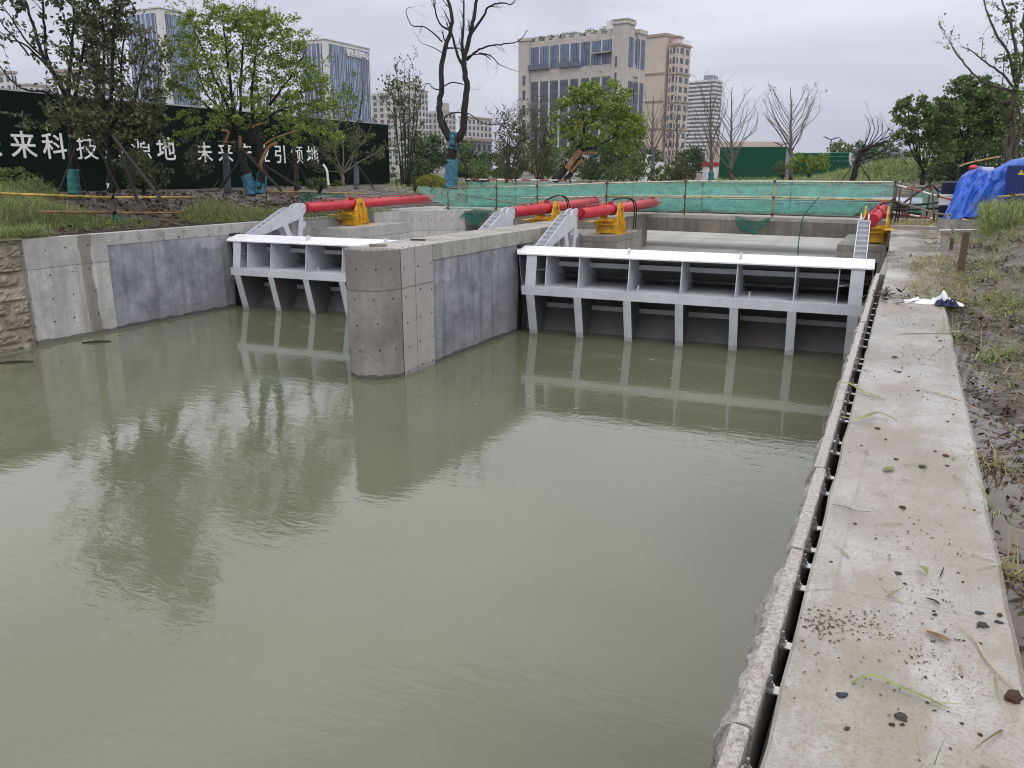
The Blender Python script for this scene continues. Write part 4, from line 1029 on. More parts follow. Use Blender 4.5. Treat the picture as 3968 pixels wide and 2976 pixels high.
# -- beige residential tower
b, M_, wl, wr, H = building('residential_tower', 'tall beige residential tower with dark belt courses right of the stone block', 1468, 92, 290, 78, 1394, 1493)
lu = lambda px: hit(M_, px, 300, 0).y
BE, BT = MAT['beige_render'], MAT['beige_trim']; u1, u2 = lu(1437), lu(1431)
m = MB(); m.box(0, wr, 0, u1, 0, H); m.box(1.8, wr, u1, u2, 0, H + .5); m.box(-.6, wr * .8, u2, wl, 0, H + 3.2); m.box(1.5, wr * .6, 1.5, u1 + .3, H + .01, H + 2.3); m.build('wall', BE, b)
m = MB()
for k in range(6):
    z = H - .5 - k * 9.1
    m = MB(); m.box(-.4, wr + .4, -.4, u1 - .01, z - .35, z + .35); m.build('belt_course', BT, b)
    if k: m = MB(); m.box(-.95, wr * .8, u2 + .01, wl + .3, z + .1, z + .6); m.build('belt_course', BT, b)
m = MB(); m.box(-1.0, wr * .8 + .3, u2 - .3, wl + .4, H + 2.5, H + 3.4); m.build('belt_course', BT, b); m = MB(); m.box(1.1, wr * .6 + .4, 1.1, u1 + .2, H + 2.0, H + 2.5); m.build('belt_course', BT, b)
for k in range(15):
    z = H - 3.4 - k * 3.05
    if z < 1: break
    for (fa, fb, zz) in ((.08, .2, 1.7), (.36, .62, 2.1), (.76, .9, 1.6)):
        m = MB(); m.box(-.07, .06, u1 * fa, u1 * fb, z, z + zz); m.build('window', MAT['glass_dark'], b)
    for (fa, fb) in ((.12, .38), (.6, .86)):
        m = MB(); m.box(wr * fa, wr * fb, -.07, .06, z, z + 1.8); m.build('window', MAT['glass_dark'], b)
    if k % 3 != 1:
        m = MB(); m.box(-.7, -.071, u1 * .22, u1 * .3, z - .5, z + .2); m.build('air_conditioner', MAT['white_render'], b)
m = MB(); 
for i in range(12): m.tube([(.2 + (wr - .4) * i / 11, .2, H), (.2 + (wr - .4) * i / 11, .2, H + 1.3)], .06, 4)
m.tube([(.2, .2, H + 1.3), (wr - .2, .2, H + 1.3)], .06, 4); m.build('roof_railing', MAT['white_render'], b)
# -- slender white banded tower far behind
b, M_, wl, wr, H = building('banded_tower', 'distant white tower banded with horizontal balconies at the right of the beige tower', 1546, 169, 700, 78, 1484, 1563)
m = MB(); m.box(.8, wr, .8, wl, 0, H - 1); m.build('glass_wall', MAT['glass_slate'], b)
for k in range(26):
    z = H - 2.2 - k * 3.15
    if z < 0: break
    m = MB(); m.box(0, wr, 0, wl, z, z + 1.45); m.build('balcony_band', MAT['white_render'], b)
m = MB(); m.box(2, wr - 2, 4, wl * .45, H - .9, H + 3); m.build('roof_house', MAT['far_grey'], b)
# -- pale housing blocks
def housing(label, cpx, cpy, dist, rot, lpx, rpx, mat, nl, nr, floors, fh=3.0, step=None):
    b, M_, wl, wr, H = building('apartment_block', label, cpx, cpy, dist, rot, lpx, rpx, group='apartment blocks beyond the trees')
    m = MB(); m.box(0, wr, 0, wl, 0, H)
    if step: m.box(wr * .2, wr * .7, wl * .1, wl * .5, H, H + step)
    m.build('wall', MAT[mat], b)
    m = MB(); m.box(-.4, wr + .4, -.4, wl + .4, H - .5, H + .3) if not step else m.box(-.4, wr + .4, -.4, wl * .09, H + .02, H + .4)
    m.build('cornice', MAT['beige_trim'], b)
    sp = []
    for k in range(floors):
        z = H - 3.2 - k * fh
        if z < 1: break
        for i in range(nl):
            u = wl * (i + .5) / nl; w_ = wl / nl * .5; sp.append(('l', u - w_ / 2, u + w_ / 2, z, z + 1.9))
        for i in range(nr):
            u = wr * (i + .5) / nr; w_ = wr / nr * .55; sp.append(('r', u - w_ / 2, u + w_ / 2, z, z + 1.9))
    winset(b, sp, MAT['glass_dark'])
housing('pale many-storey apartment tower seen through the thin shrubs left of the bare tree', 903, 196, 430, 84, 802, 924, 'stone_pale', 7, 3, 12, 3.0, 5)
housing('smaller beige apartment tower just left of the bare black tree', 944, 240, 470, 84, 924, 984, 'grey_render', 2, 5, 9, 3.0, 5)
housing('low beige apartment block between the bare black tree and the stone block', 1010, 252, 420, 84, 992, 1062, 'stone_pale', 2, 6, 9, 3.0)
housing('grey podium building low behind the bare black tree', 1006, 300, 240, 84, 985, 1062, 'far_grey', 2, 5, 3, 3.4)
housing('white apartment block with rounded corner at the far left edge', 22, 155, 300, 84, -60, 34, 'white_render', 6, 2, 8, 3.1)
housing('low white building peeping over the hoarding at the far left', 60, 182, 330, 84, 20, 110, 'white_render', 3, 4, 3, 3.1)
housing('low white building between the two striped towers behind the trees', 585, 205, 270, 84, 520, 650, 'white_render', 4, 4, 7, 3.4)
housing('pale building behind the dense brownish tree on the left', 150, 150, 260, 84, 110, 235, 'white_render', 3, 4, 6, 3.6)
# far grey estate at right and pinkish shed
b = tag(MB().build('x', MAT['far_grey']), 'x', 'x'); bpy.data.objects.remove(b)
c0, c1 = at(1785, 330, 620), at(1975, 330, 560)
m = MB(); L = (c1 - c0).length
pr_ = [(0, 0), (L, 0)]; topp = [(L, 9), (L * .93, 9), (L * .93, 13), (L * .78, 13), (L * .78, 16), (L * .62, 16), (L * .62, 19), (L * .35, 19), (L * .35, 17), (L * .22, 17), (L * .22, 14), (L * .1, 14), (L * .1, 11), (0, 11)]
m.prism([(0, -2), (L, -2)] + topp, 0, 14, 'y')
o = m.build('distant_estate', MAT['far_grey'], loc=(c0.x, c0.y, .6), rotz=math.atan2((c1 - c0).y, (c1 - c0).x)); tag(o, 'hazy grey stepped building far off at the right behind the windswept tree', 'building')
m = MB(); rnd = random.Random(5)
for k in range(4):
    for i in range(18):
        x = L * (.03 + i * .053); 
        if x < L * .9: m.box(x, x + L * .025, -.3, -.01, 1.5 + k * 3.1, 3.2 + k * 3.1)
mm_ = m.build('window_rows', MAT['glass_slate'], o)
def slabwall(name, label, cat, p0, p1, dist0, dist1, ptop, pbot, mat, th=.4, group=None):
    a, c = at(p0, ptop, dist0), at(p1, ptop, dist1); zb = at(p0, pbot, dist0).z; L = (c - a).xy.length
    m = MB(); m.box(0, L, 0, th, min(zb, .2) - (a.z - a.z), a.z)
    o = m.build(name, MAT[mat], loc=(a.x, a.y, 0), rotz=math.atan2(c.y - a.y, c.x - a.x)); tag(o, label, cat, group); return o
slabwall('warehouse', 'low pinkish flat building showing above the green screen', 'building', 1555, 1692, 175, 175, 306, 350, 'pink_wall', 12)
slabwall('warehouse', 'grey low shed end right of the green screen', 'building', 1690, 1712, 150, 150, 318, 350, 'far_grey', 8)
o = slabwall('site_screen', 'square bright green artificial-grass screen behind the bare thin trees', 'hoarding', 1556, 1699, 82, 80, 318, 378, 'astro_green', .4, 'green site screens')
o = slabwall('site_screen', 'low long green netted screen behind the fan-shaped bare tree', 'hoarding', 1716, 1836, 88, 84, 331, 378, 'astro_green', .4, 'green site screens')
m = MB(); L = 9
for k, z in enumerate((.0, -.35, -.8)): m.tube([(.1, -.02, o.bound_box[1][2] + z), (o.bound_box[6][0], -.02, o.bound_box[1][2] + z - .05)], .04, 5)
m.build('net_fold', MAT['net_teal'], o)
o = slabwall('site_cabin', 'small white site cabin with an air conditioner on its roof', 'cabin', 1391, 1434, 76, 76, 350, 385, 'white_render', 3)
zt = o.bound_box[1][2]; m = MB(); m.box(.25, 1.0, .3, .75, zt, zt + .65); ac = m.build('air_conditioner', MAT['white_render'], o)
m = MB(); m.tube([(.6, .29, zt + .32), (.6, .25, zt + .32)], .24, 16); m.build('fan', MAT['frame_dark'], ac)
o = slabwall('gate_hut', 'tiny white hut with a red upper band behind the thin bare trees', 'hut', 1529, 1551, 80, 80, 351, 384, 'white_render', 2)
zt = o.bound_box[1][2]; L = o.bound_box[6][0]; m = MB(); m.box(-.1, L + .1, -.1, 2.1, zt - .35, zt + .02); m.build('fascia', MAT['red_dark'], o)
def lamp(px, ptop, dist, label):
    p = at(px, ptop, dist); t = empty('street_lamp', (p.x, p.y, .5), label, 'street lamp', 'street lamps at the back')
    hh = p.z - .5; m = MB(); m.tube([(0, 0, 0), (0, 0, hh)], .07, 8); m.build('pole', MAT['frame_dark'], t)
    for s_ in (-1, 1):
        m = MB(); m.tube([(0, 0, hh - .15), (s_ * .5, 0, hh + .1), (s_ * 1.1, 0, hh + (.35 if s_ < 0 else .15))], [.05, .09, .06], 6); m.build('lamp_head', MAT['frame_dark'], t)
lamp(1796, 300, 120, 'dark two-armed street lamp above the low netted screen'); lamp(1688, 312, 118, 'dark street lamp peeping beside the fan-shaped bare tree')
print('buildings ok')
# ------------------------------------------------------------------ trees
rnd = random.Random(11)
def rr(a, b): return rnd.uniform(a, b)
def rdir():
    while True:
        v = V((rr(-1, 1), rr(-1, 1), rr(-1, 1)))
        if .05 < v.length < 1: return v.normalized()
def grow(mb, p, d, L, r, lvl, P, tips):
    n_ = max(3, int(L / P.get('seg', .35))); pts = [V(p)]; rad = [r]; q = V(p); d = d.normalized()
    for i in range(n_):
        d = (d + rdir() * P.get('wig', .16) + V((P.get('wx', 0), P.get('wy', 0), P.get('up', .05)))).normalized()
        q = q + d * (L / n_); pts.append(q.copy()); rad.append(max(.004, r * (1 - .8 * (i + 1) / n_)))
    mb.tube(pts, rad, 6 if r > .05 else (4 if r > .015 else 3), cap=False)
    if lvl <= 0: tips.append(pts); return
    tips.append(pts[len(pts) // 2:])
    for j in range(P['k']):
        t = P.get('t0', .25) + (1 - P.get('t0', .25)) * (j + rnd.random()) / P['k']
        f = min(t, .97) * n_; i = int(f); s_ = pts[i].lerp(pts[i + 1], f - i)
        dd = (pts[i + 1] - pts[i]).normalized(); ax = dd.cross(rdir())
        if ax.length < .1: continue
        nd = Matrix.Rotation(P.get('ang', .7) * rr(.6, 1.3), 3, ax.normalized()) @ dd
        grow(mb, s_, nd, L * P.get('lr', .55) * rr(.6, 1.2) * (1.15 - .5 * t), rad[i] * .6, lvl - 1, P, tips)
def leaves_on(mb, tips, per_m, size, ar=.38, droop=.2, spread=.12):
    for pts in tips:
        for a, b in zip(pts[:-1], pts[1:]):
            n_ = (b - a).length * per_m; n_ = int(n_) + (rnd.random() < n_ - int(n_))
            for _ in range(n_):
                c = a.lerp(b, rnd.random()) + rdir() * spread * rnd.random(); d = (rdir() + V((0, 0, .15 - droop)) + (b - a).normalized() * .5).normalized()
                s_ = d.cross(rdir()); s_ = s_.normalized() if s_.length > .05 else d.orthogonal().normalized()
                L = size * rr(.6, 1.3); mb.leaf(c, d, s_, L, L * ar * 1.2, rr(-.15, .25))
def cloud(mb, px, py, rx, ry, dist, n_, size, clumps, cr=.35, ar=.45, dd=0, flat=.6, depth=1.0):
    c = at(px, py, dist + dd); k = dist / 3200.0 * S * 1.0; ax, az = rx * k, ry * k
    fwd = V((-SYA, CYA, 0)); rt = V((CYA, SYA, 0))
    cl = []
    while len(cl) < clumps:
        u, v, w_ = rr(-1, 1), rr(-1, 1), rr(-1, 1)
        if u*u + v*v + w_*w_ < 1: cl.append((c + rt * (u * ax) + fwd * (w_ * ax * depth) + V((0, 0, v * az)), rr(.5, 1.25)))
    for i in range(n_):
        q, s0 = cl[i % clumps]; R_ = min(ax, az) * cr * s0
        g = V((rnd.gauss(0, 1) * R_, rnd.gauss(0, 1) * R_, rnd.gauss(0, flat) * R_)); p = q + g * .62
        d = (rdir() + V((0, 0, -.1))).normalized(); s_ = d.cross(rdir()); s_ = s_.normalized() if s_.length > .05 else d.orthogonal().normalized()
        L = size * rr(.6, 1.35); mb.leaf(p, d, s_, L, L * ar * 1.3, rr(-.1, .3))
def tree(name, label, cat, dist, limbs, bark, sub=None, lvl=1, nsub=0, subL=1.0, leaf=None, per_m=0, lsize=.12, ar=.38, droop=.2, clouds=(), group=None, wraps=(), bare=(), taper_from=.25, spread=.12):
    base = at(*limbs[0][0][0], dist); t = empty(name, (base.x, base.y, base.z), label, cat, group); o = V(base)
    tm = MB(); tips = []; P = dict(k=3, ang=.65, wig=.16, lr=.55, up=.06); P.update(sub or {})
    for (pts, r0, r1, dd) in limbs:
        w3 = [at(x, y, dist + dd * i / max(1, len(pts) - 1)) for i, (x, y) in enumerate(pts)]
        w3 = catmull(w3, 4); n_ = len(w3); L = sum((b - a).length for a, b in zip(w3[:-1], w3[1:]))
        for i in range(1, n_ - 1): w3[i] = w3[i] + rdir() * min(.05, r0 * .35)
        rad = [r0 + (r1 - r0) * i / (n_ - 1) for i in range(n_)]
        tm.tube(w3, rad, 8 if r0 > .08 else 6 if r0 > .03 else 4, cap=True)
        if nsub:
            tips.append(w3[int(n_ * .6):])
            for j in range(int(nsub * L) + 1):
                f = (taper_from + (1 - taper_from) * rnd.random()) * (n_ - 1); i = min(int(f), n_ - 2)
                if r0 > .1 and f / (n_ - 1) < .5: continue
                s_ = w3[i].lerp(w3[i + 1], f - i); dd_ = (w3[i + 1] - w3[i]).normalized(); ax = dd_.cross(rdir())
                if ax.length < .1: continue
                nd = Matrix.Rotation(P['ang'] * rr(.6, 1.4), 3, ax.normalized()) @ dd_
                grow(tm, s_, nd, subL * rr(.5, 1.2), max(.006, rad[i] * .45), lvl, P, tips)
    for v in (tm,): v.v = [(p[0] - o.x, p[1] - o.y, p[2] - o.z) for p in v.v]
    tr = tm.build('trunk', MAT[bark], t, smooth=True)
    if leaf:
        lm = MB()
        if per_m: leaves_on(lm, tips, per_m, lsize, ar, droop, spread)
        for c in clouds: cloud(lm, c[0], c[1], c[2], c[3], dist, c[4], lsize * (c[7] if len(c) > 7 else 1), c[5], c[6] if len(c) > 6 else .35, ar)
        lm.v = [(p[0] - o.x, p[1] - o.y, p[2] - o.z) for p in lm.v]
        if lm.v: lm.build('crown', MAT[leaf], t)
    for (pts, r0, r1, mt, nm) in wraps:
        m = MB(); w3 = catmull([at(x, y, dist) - o for x, y in pts], 5); n_ = len(w3)
        m.tube(w3, [(r0 + (r1 - r0) * i / (n_ - 1)) * (1 + .06 * math.sin(i * 2.1) + .05 * rnd.random()) for i in range(n_)], 14)
        m.build(nm, MAT[mt], t, smooth=True)
    return t
def props(dist, base, top, feet, label, mat='wood_dark', r=.035):
    t = empty('tree_prop', tuple(at(*base, dist)), label, 'tree prop', 'wooden props bracing the trees'); o = V(t.location)
    for (fx, fy_, dd) in feet:
        m = MB(); a = at(*top, dist + dd * .1) - o; b = at(fx, fy_, dist + dd) - o
        a = a + (a - b).normalized() * .25; m.tube([b, a], [r, r * .85], 6); m.build('pole', MAT[mat], t)
    return t
# -- left bank
tree('magnolia_tree', 'tall sparse dark-leaved tree with a teal-wrapped trunk at the far left', 'tree', 29,
     [([(160, 418), (157, 350), (152, 270), (142, 205)], .15, .10, 0), ([(142, 205), (118, 160), (90, 110), (70, 50), (50, -15)], .085, .035, 1.2), ([(100, 128), (60, 92), (28, 45), (0, 5)], .04, .012, -1),
      ([(142, 205), (128, 180), (100, 120), (96, 60), (92, -10)], .07, .03, -1), ([(148, 235), (100, 200), (62, 195), (30, 180), (-10, 130)], .05, .015, -1.5), ([(62, 120), (40, 90), (10, 60), (-8, 30)], .035, .012, .6),
      ([(145, 215), (152, 140), (158, 60), (162, -15)], .08, .03, .8), ([(120, 165), (60, 100), (20, 85), (-10, 60)], .045, .012, .5), ([(150, 250), (170, 170), (182, 90), (190, -10)], .06, .02, -.8), ([(154, 270), (105, 262), (60, 272), (45, 268)], .03, .01, -1)],
     'bark_dark', dict(up=.05, ang=.6), 1, .7, 1.0, 'leaf_dark', 9, .2, .42, clouds=[(170, 30, 45, 40, 260, 14, .3), (140, 230, 40, 30, 160, 12, .3), (75, 265, 40, 18, 120, 8), (190, 90, 40, 60, 300, 16, .3), (110, -50, 95, 55, 900, 30, .3), (60, -20, 50, 40, 300, 14, .3), (170, -110, 70, 50, 700, 24, .3)], wraps=[([(161, 419), (159, 395), (158, 365)], .22, .18, 'wrap_teal', 'trunk_wrap')])
tree('multi_stem_tree', 'dense brownish-green many-stemmed tree in front of the hoarding lettering', 'tree', 28,
     [([(238, 415), (238, 360), (236, 320)], .14, .11, 0), ([(236, 325), (222, 260), (205, 150), (190, 40), (188, -15), (180, -120)], .07, .025, 1), ([(238, 320), (240, 230), (244, 120), (250, -15), (252, -150)], .07, .025, -1),
      ([(240, 320), (262, 250), (262, 150), (275, 40)], .06, .02, .8), ([(242, 320), (280, 270), (300, 180), (318, 90)], .05, .02, -1.2), ([(236, 330), (215, 300), (180, 250), (160, 180), (140, 110)], .05, .018, 1.4),
      ([(240, 330), (285, 300), (330, 230), (345, 150)], .045, .015, .4), ([(238, 325), (225, 230), (225, 120), (222, 30)], .05, .02, -.6), ([(238, 350), (262, 320), (290, 280), (300, 260)], .08, .03, -.4)],
     'bark_dark', dict(up=.08, ang=.5), 1, 1.2, 1.0, 'leaf_olive', 6, .15, .4, clouds=[(240, -60, 85, 70, 1500, 50, .24), (235, -160, 65, 55, 900, 34, .26), (230, 45, 60, 60, 1500, 60, .2), (190, 165, 80, 78, 1500, 60, .2), (300, 150, 72, 95, 1500, 60, .2), (255, 240, 95, 48, 1000, 40, .22), (235, 300, 80, 40, 600, 26, .26), (300, 350, 45, 40, 550, 16, .3), (330, 250, 38, 60, 600, 16, .3), (200, 255, 90, 45, 1300, 40, .24), (280, 285, 70, 35, 700, 24, .26)])
tree('locust_tree', 'bright green spreading tree with cut orange branches and blue-wrapped trunks', 'tree', 31,
     [([(545, 420), (532, 375), (520, 330), (512, 285)], .17, .13, .2), ([(560, 415), (566, 370), (558, 320), (548, 270)], .16, .12, -.3), ([(512, 290), (490, 225), (455, 150), (425, 80), (410, 40)], .07, .015, 1), ([(512, 290), (500, 200), (490, 110), (480, 30)], .07, .015, -1),
      ([(548, 275), (545, 190), (555, 110), (570, 50)], .07, .015, .8), ([(548, 275), (590, 215), (625, 170), (660, 110)], .07, .015, -1), ([(548, 280), (600, 240), (660, 225), (712, 250)], .05, .012, -.6), ([(512, 295), (460, 240), (410, 200), (375, 170)], .05, .012, -.7),
      ([(520, 260), (520, 170), (525, 90), (520, 20)], .06, .012, .4), ([(500, 250), (450, 210), (420, 140), (385, 120)], .04, .012, 1.2), ([(600, 235), (640, 200), (690, 170)], .035, .01, .8)],
     'bark_dark', dict(up=.08, ang=.6, k=3), 1, 1.8, 1.0, 'leaf_bright', 12, .09, .55,
     clouds=[(480, 45, 95, 38, 3400, 60, .24), (430, 110, 68, 60, 2700, 50, .24), (600, 80, 72, 55, 2700, 50, .24), (530, 130, 110, 50, 2500, 50, .24), (400, 185, 45, 40, 1000, 22, .3), (480, 205, 80, 40, 1200, 30, .28), (640, 150, 62, 58, 2300, 46, .25), (600, 215, 85, 42, 2000, 44, .25), (560, 60, 60, 40, 1600, 36, .25), (690, 215, 45, 45, 900, 24, .3), (420, 265, 60, 22, 500, 14, .3), (640, 285, 60, 28, 700, 18, .3), (715, 290, 40, 28, 500, 14, .3), (385, 300, 35, 20, 200, 8, .3), (560, 255, 110, 30, 1500, 40, .25), (460, 262, 80, 28, 900, 28, .25)],
     wraps=[([(545, 421), (538, 395), (531, 378)], .24, .2, 'wrap_blue', 'trunk_wrap'), ([(561, 416), (565, 390), (566, 372)], .22, .17, 'wrap_blue', 'trunk_wrap')])
tt = bpy.data.objects['locust_tree']
for pts, r in (([(486, 308), (494, 285), (478, 282)], .08), ([(520, 325), (518, 293)], .1), ([(560, 362), (577, 322), (598, 308)], .09), ([(565, 370), (562, 352)], .1), ([(545, 275), (560, 268), (570, 266)], .06), ([(470, 305), (510, 308)], .03), ([(572, 312), (590, 300), (640, 282)], .05)):
    m = MB(); m.tube(catmull([at(x, y, 30.2) - tt.location for x, y in pts], 3), [r * .62 * (1 + .1 * rr(-1, 1)) for _ in range((len(pts) - 1) * 3 + 1)], 8); m.build('cut_branch', MAT['bark_orange'], tt)
tree('locust_tree', 'slim grey-wrapped young trunk left of the bright green tree', 'tree', 33, [([(492, 416), (490, 370), (488, 325), (484, 260), (478, 190)], .11, .04, 0), ([(484, 270), (460, 200), (450, 150)], .03, .01, .5), ([(485, 290), (510, 230), (515, 170)], .03, .01, -.5)], 'bark_dark', None, 1, .8, .8, 'leaf_bright', 5, .1, .5,
     clouds=[(470, 190, 40, 50, 400, 14, .3)], wraps=[([(492, 417), (490, 370), (487, 330)], .14, .12, 'wrap_grey', 'trunk_wrap')])
tree('locust_tree', 'bare brown trunk with thin green top between lettering and low shrub', 'tree', 34, [([(640, 412), (639, 370), (636, 330), (640, 280), (650, 220)], .1, .03, 0), ([(640, 300), (665, 240), (672, 170)], .03, .01, .5), ([(638, 310), (615, 250), (620, 200)], .03, .01, -.5), ([(645, 260), (690, 220), (700, 180)], .03, .01, 1), ([(650, 250), (720, 230), (745, 200)], .03, .01, 1)], 'bark_brown', None, 1, 1.2, .9, 'leaf_mid', 8, .1, .5,
     clouds=[(690, 225, 50, 50, 500, 20, .3), (660, 270, 40, 30, 300, 12, .3), (735, 215, 35, 60, 380, 16, .3), (705, 310, 40, 20, 300, 10, .3)])
tree('low_shrub', 'low multi-stemmed shrub with pale twigs before the dark hoarding end', 'shrub', 33,
     [([(742, 402), (740, 385), (738, 365)], .07, .06, 0), ([(738, 370), (715, 345), (690, 325), (672, 310)], .035, .01, .4), ([(738, 370), (722, 325), (712, 290), (700, 262)], .035, .01, -.5), ([(740, 370), (742, 320), (730, 280), (735, 250)], .035, .01, .5), ([(741, 370), (765, 330), (790, 300), (800, 275)], .035, .01, -.4), ([(741, 375), (775, 350), (805, 335), (825, 320)], .03, .01, .5), ([(738, 372), (690, 365), (655, 345)], .025, .008, -.5), ([(740, 375), (760, 350), (768, 300), (775, 270)], .03, .01, .9)],
     'branch_pale', dict(up=.03, ang=.6), 1, 2.0, .6, 'leaf_olive', 14, .09, .5, clouds=[(740, 285, 70, 35, 900, 30, .3), (790, 320, 45, 30, 400, 14, .3), (690, 330, 45, 30, 350, 12, .3)])
tree('thin_trunk_tree', 'slim blue-grey wrapped trunk standing at the right end of the hoarding', 'tree', 36, [([(770, 408), (770, 370), (768, 330), (766, 290)], .09, .05, 0), ([(767, 300), (745, 240), (740, 190)], .03, .01, .5), ([(767, 300), (780, 230), (785, 180)], .03, .01, -.4)], 'bark_dark', None, 1, 1.0, .8, 'leaf_mid', 6, .1, .5, clouds=[(765, 215, 30, 55, 300, 14, .3)], wraps=[([(770, 409), (770, 380), (769, 350)], .12, .1, 'wrap_grey', 'trunk_wrap')])
st = []
for i, (bx, tx, ty) in enumerate(((868, 845, 190), (872, 858, 160), (876, 874, 150), (880, 886, 140), (884, 900, 165), (872, 834, 230), (886, 912, 190), (878, 868, 215), (882, 905, 230))):
    st.append(([(bx, 400 if i == 0 else 398), (bx + (tx - bx) * .25, 330), (bx + (tx - bx) * .6, 250), (tx, ty)], .04, .01, rr(-.8, .8)))
tree('upright_shrub', 'tall broom-like thin-stemmed shrub at the right of the hoarding end', 'shrub', 38, st, 'bark_dark', dict(up=.15, ang=.35), 1, 1.6, .7, 'leaf_olive', 9, .12, .45,
     clouds=[(870, 190, 42, 35, 500, 26, .26), (845, 225, 20, 45, 200, 10, .3), (890, 260, 30, 60, 300, 14, .3), (865, 290, 36, 50, 300, 14, .3), (862, 370, 22, 25, 200, 8, .35)])
tree('dead_tree', 'tall bare black tree with a blue-wrapped trunk and forked limbs', 'tree', 44,
     [([(972, 405), (974, 370), (976, 330), (982, 300)], .3, .24, 0), ([(980, 310), (960, 280), (950, 245), (952, 200), (958, 120), (975, 60), (970, 10), (962, -20)], .2, .06, .6), ([(984, 305), (1000, 280), (1003, 230), (1008, 180), (1000, 130), (1015, 80), (1022, 40), (1036, -20)], .22, .07, -.5),
      ([(1003, 150), (985, 110), (975, 70), (950, 50), (938, 10), (935, -15)], .08, .025, .9), ([(1005, 140), (998, 90), (1002, 40), (1000, -15)], .1, .03, .3), ([(1008, 130), (1030, 110), (1055, 100), (1090, 95), (1120, 88), (1140, 65)], .06, .014, -1.2), ([(1020, 70), (1045, 35), (1055, 15), (1085, 5), (1105, 10), (1120, -12)], .07, .015, -.8), ([(1035, 115), (1060, 120), (1080, 140), (1120, 155)], .04, .01, -1),
      ([(955, 90), (935, 70), (915, 58), (890, 55), (880, 35), (878, 20), (890, 15)], .045, .01, 1.4), ([(958, 115), (930, 100), (910, 92), (900, 75)], .03, .008, 1), ([(952, 195), (935, 190), (925, 180), (905, 188)], .04, .01, .8), ([(953, 190), (975, 178), (1000, 182)], .035, .03, .4), ([(982, 305), (960, 260), (975, 245), (1010, 245), (1050, 268), (1100, 265)], .05, .012, -.8), ([(1007, 130), (1015, 120), (1045, 118), (1060, 128)], .04, .02, -1)],
     'bark_dark', dict(up=.02, ang=.7, wig=.3, seg=.22), 1, .75, 1.0, None, wraps=[([(972, 407), (975, 375), (976, 345)], .4, .3, 'wrap_blue', 'trunk_wrap'), ([(978, 322), (980, 305), (982, 285)], .27, .25, 'wrap_blue', 'trunk_wrap')], taper_from=.35)
tree('young_tree', 'thin leaning green shrub just behind the bare black tree', 'shrub', 46, [([(1010, 400), (1008, 360), (1000, 330)], .05, .03, 0), ([(1008, 370), (1020, 330), (1028, 310)], .03, .01, .4)], 'bark_dark', None, 1, 2, .6, 'leaf_mid', 8, .12, .5, clouds=[(1015, 345, 35, 40, 700, 20, .3)])
def bush(name, label, px, py, rx, ry, dist, leaf, n_, size, group=None, clumps=60, cat='bush', cr=.22, stems=5, flat=.8):
    b0 = at(px, py + ry, dist); t = empty(name, tuple(b0), label, cat, group); o = V(b0)
    m = MB(); cloud(m, px, py, rx, ry, dist, n_, size, clumps, cr, .5, flat=flat); m.v = [(p[0] - o.x, p[1] - o.y, p[2] - o.z) for p in m.v]; m.build('crown', MAT[leaf], t)
    m = MB()
    for _ in range(stems):
        e_ = at(px + rr(-.6, .6) * rx, py + rr(-.5, .3) * ry, dist + rr(-.3, .3)) - o; m.tube(catmull([V((rr(-.1, .1), rr(-.1, .1), -.15)), e_ * .5 + V((0, 0, .1)), e_], 3), [.03] * 4 + [.015] * 3, 4)
    m.build('stem', MAT['bark_dark'], t); return t
def ball(name, label, px, py, rx, ry, dist, leaf, n_, size):
    # clipped dome: leaves packed on an ellipsoid shell
    c = at(px, py, dist); k = dist / 3200 * S; ax, az = rx * k, ry * k; t = empty(name, (c.x, c.y, c.z - az * .6), label, 'bush', 'clipped round bushes'); o = V(t.location); m = MB()
    for _ in range(n_):
        d = rdir(); 
        if d.z < -.55: continue
        p = c + V((d.x * ax, d.y * ax, d.z * az)) * (rr(.86, 1.02) + .06 * nz(d.x * 3, d.y * 3, d.z * 3)); n2 = (d + rdir() * .9).normalized(); s_ = n2.cross(rdir()); s_ = s_.normalized() if s_.length > .05 else n2.orthogonal()
        m.leaf(p - o, n2, s_, size * rr(.6, 1.3), size * .5, .1)
    m.build('crown', MAT[leaf], t)
    m = MB()
    for _ in range(7):
        e_ = c + V((rr(-.7, .7) * ax, rr(-.7, .7) * ax, rr(0, .6) * az)) - o; m.tube([V((0, 0, -.3)), e_ * .5, e_], [.03, .02, .01], 4)
    m.build('stem', MAT['bark_brown'], t)
ball('clipped_bush', 'round golden-green clipped bush left of the blue-wrapped black tree', 931, 394, 30, 15, 42, 'leaf_gold', 4200, .085)
ball('clipped_bush', 'domed pale green clipped bush right of the blue-wrapped black tree', 1093, 376, 31, 14, 47, 'leaf_mid', 3600, .09)
ball('clipped_bush', 'small dark clipped bush left of the golden bush', 896, 395, 18, 12, 44, 'leaf_deep', 1600, .09)
bush('dark_bush', 'dark green bushy tree behind the blue-wrapped trunk on its left', 925, 330, 48, 45, 60, 'leaf_deep', 3400, .2, 'background bushes')
bush('dark_bush', 'dark green bushy tree behind the blue-wrapped trunk on its right', 1010, 350, 60, 45, 62, 'leaf_deep', 3800, .2, 'background bushes')
bush('dark_bush', 'shadowy green bush low at the foot of the tall broom-like shrub', 900, 370, 35, 28, 56, 'leaf_deep', 1800, .18, 'background bushes')
bush('dark_bush', 'pale green bush between the two clipped round bushes', 1040, 375, 28, 22, 52, 'leaf_mid', 1500, .14, 'background bushes')
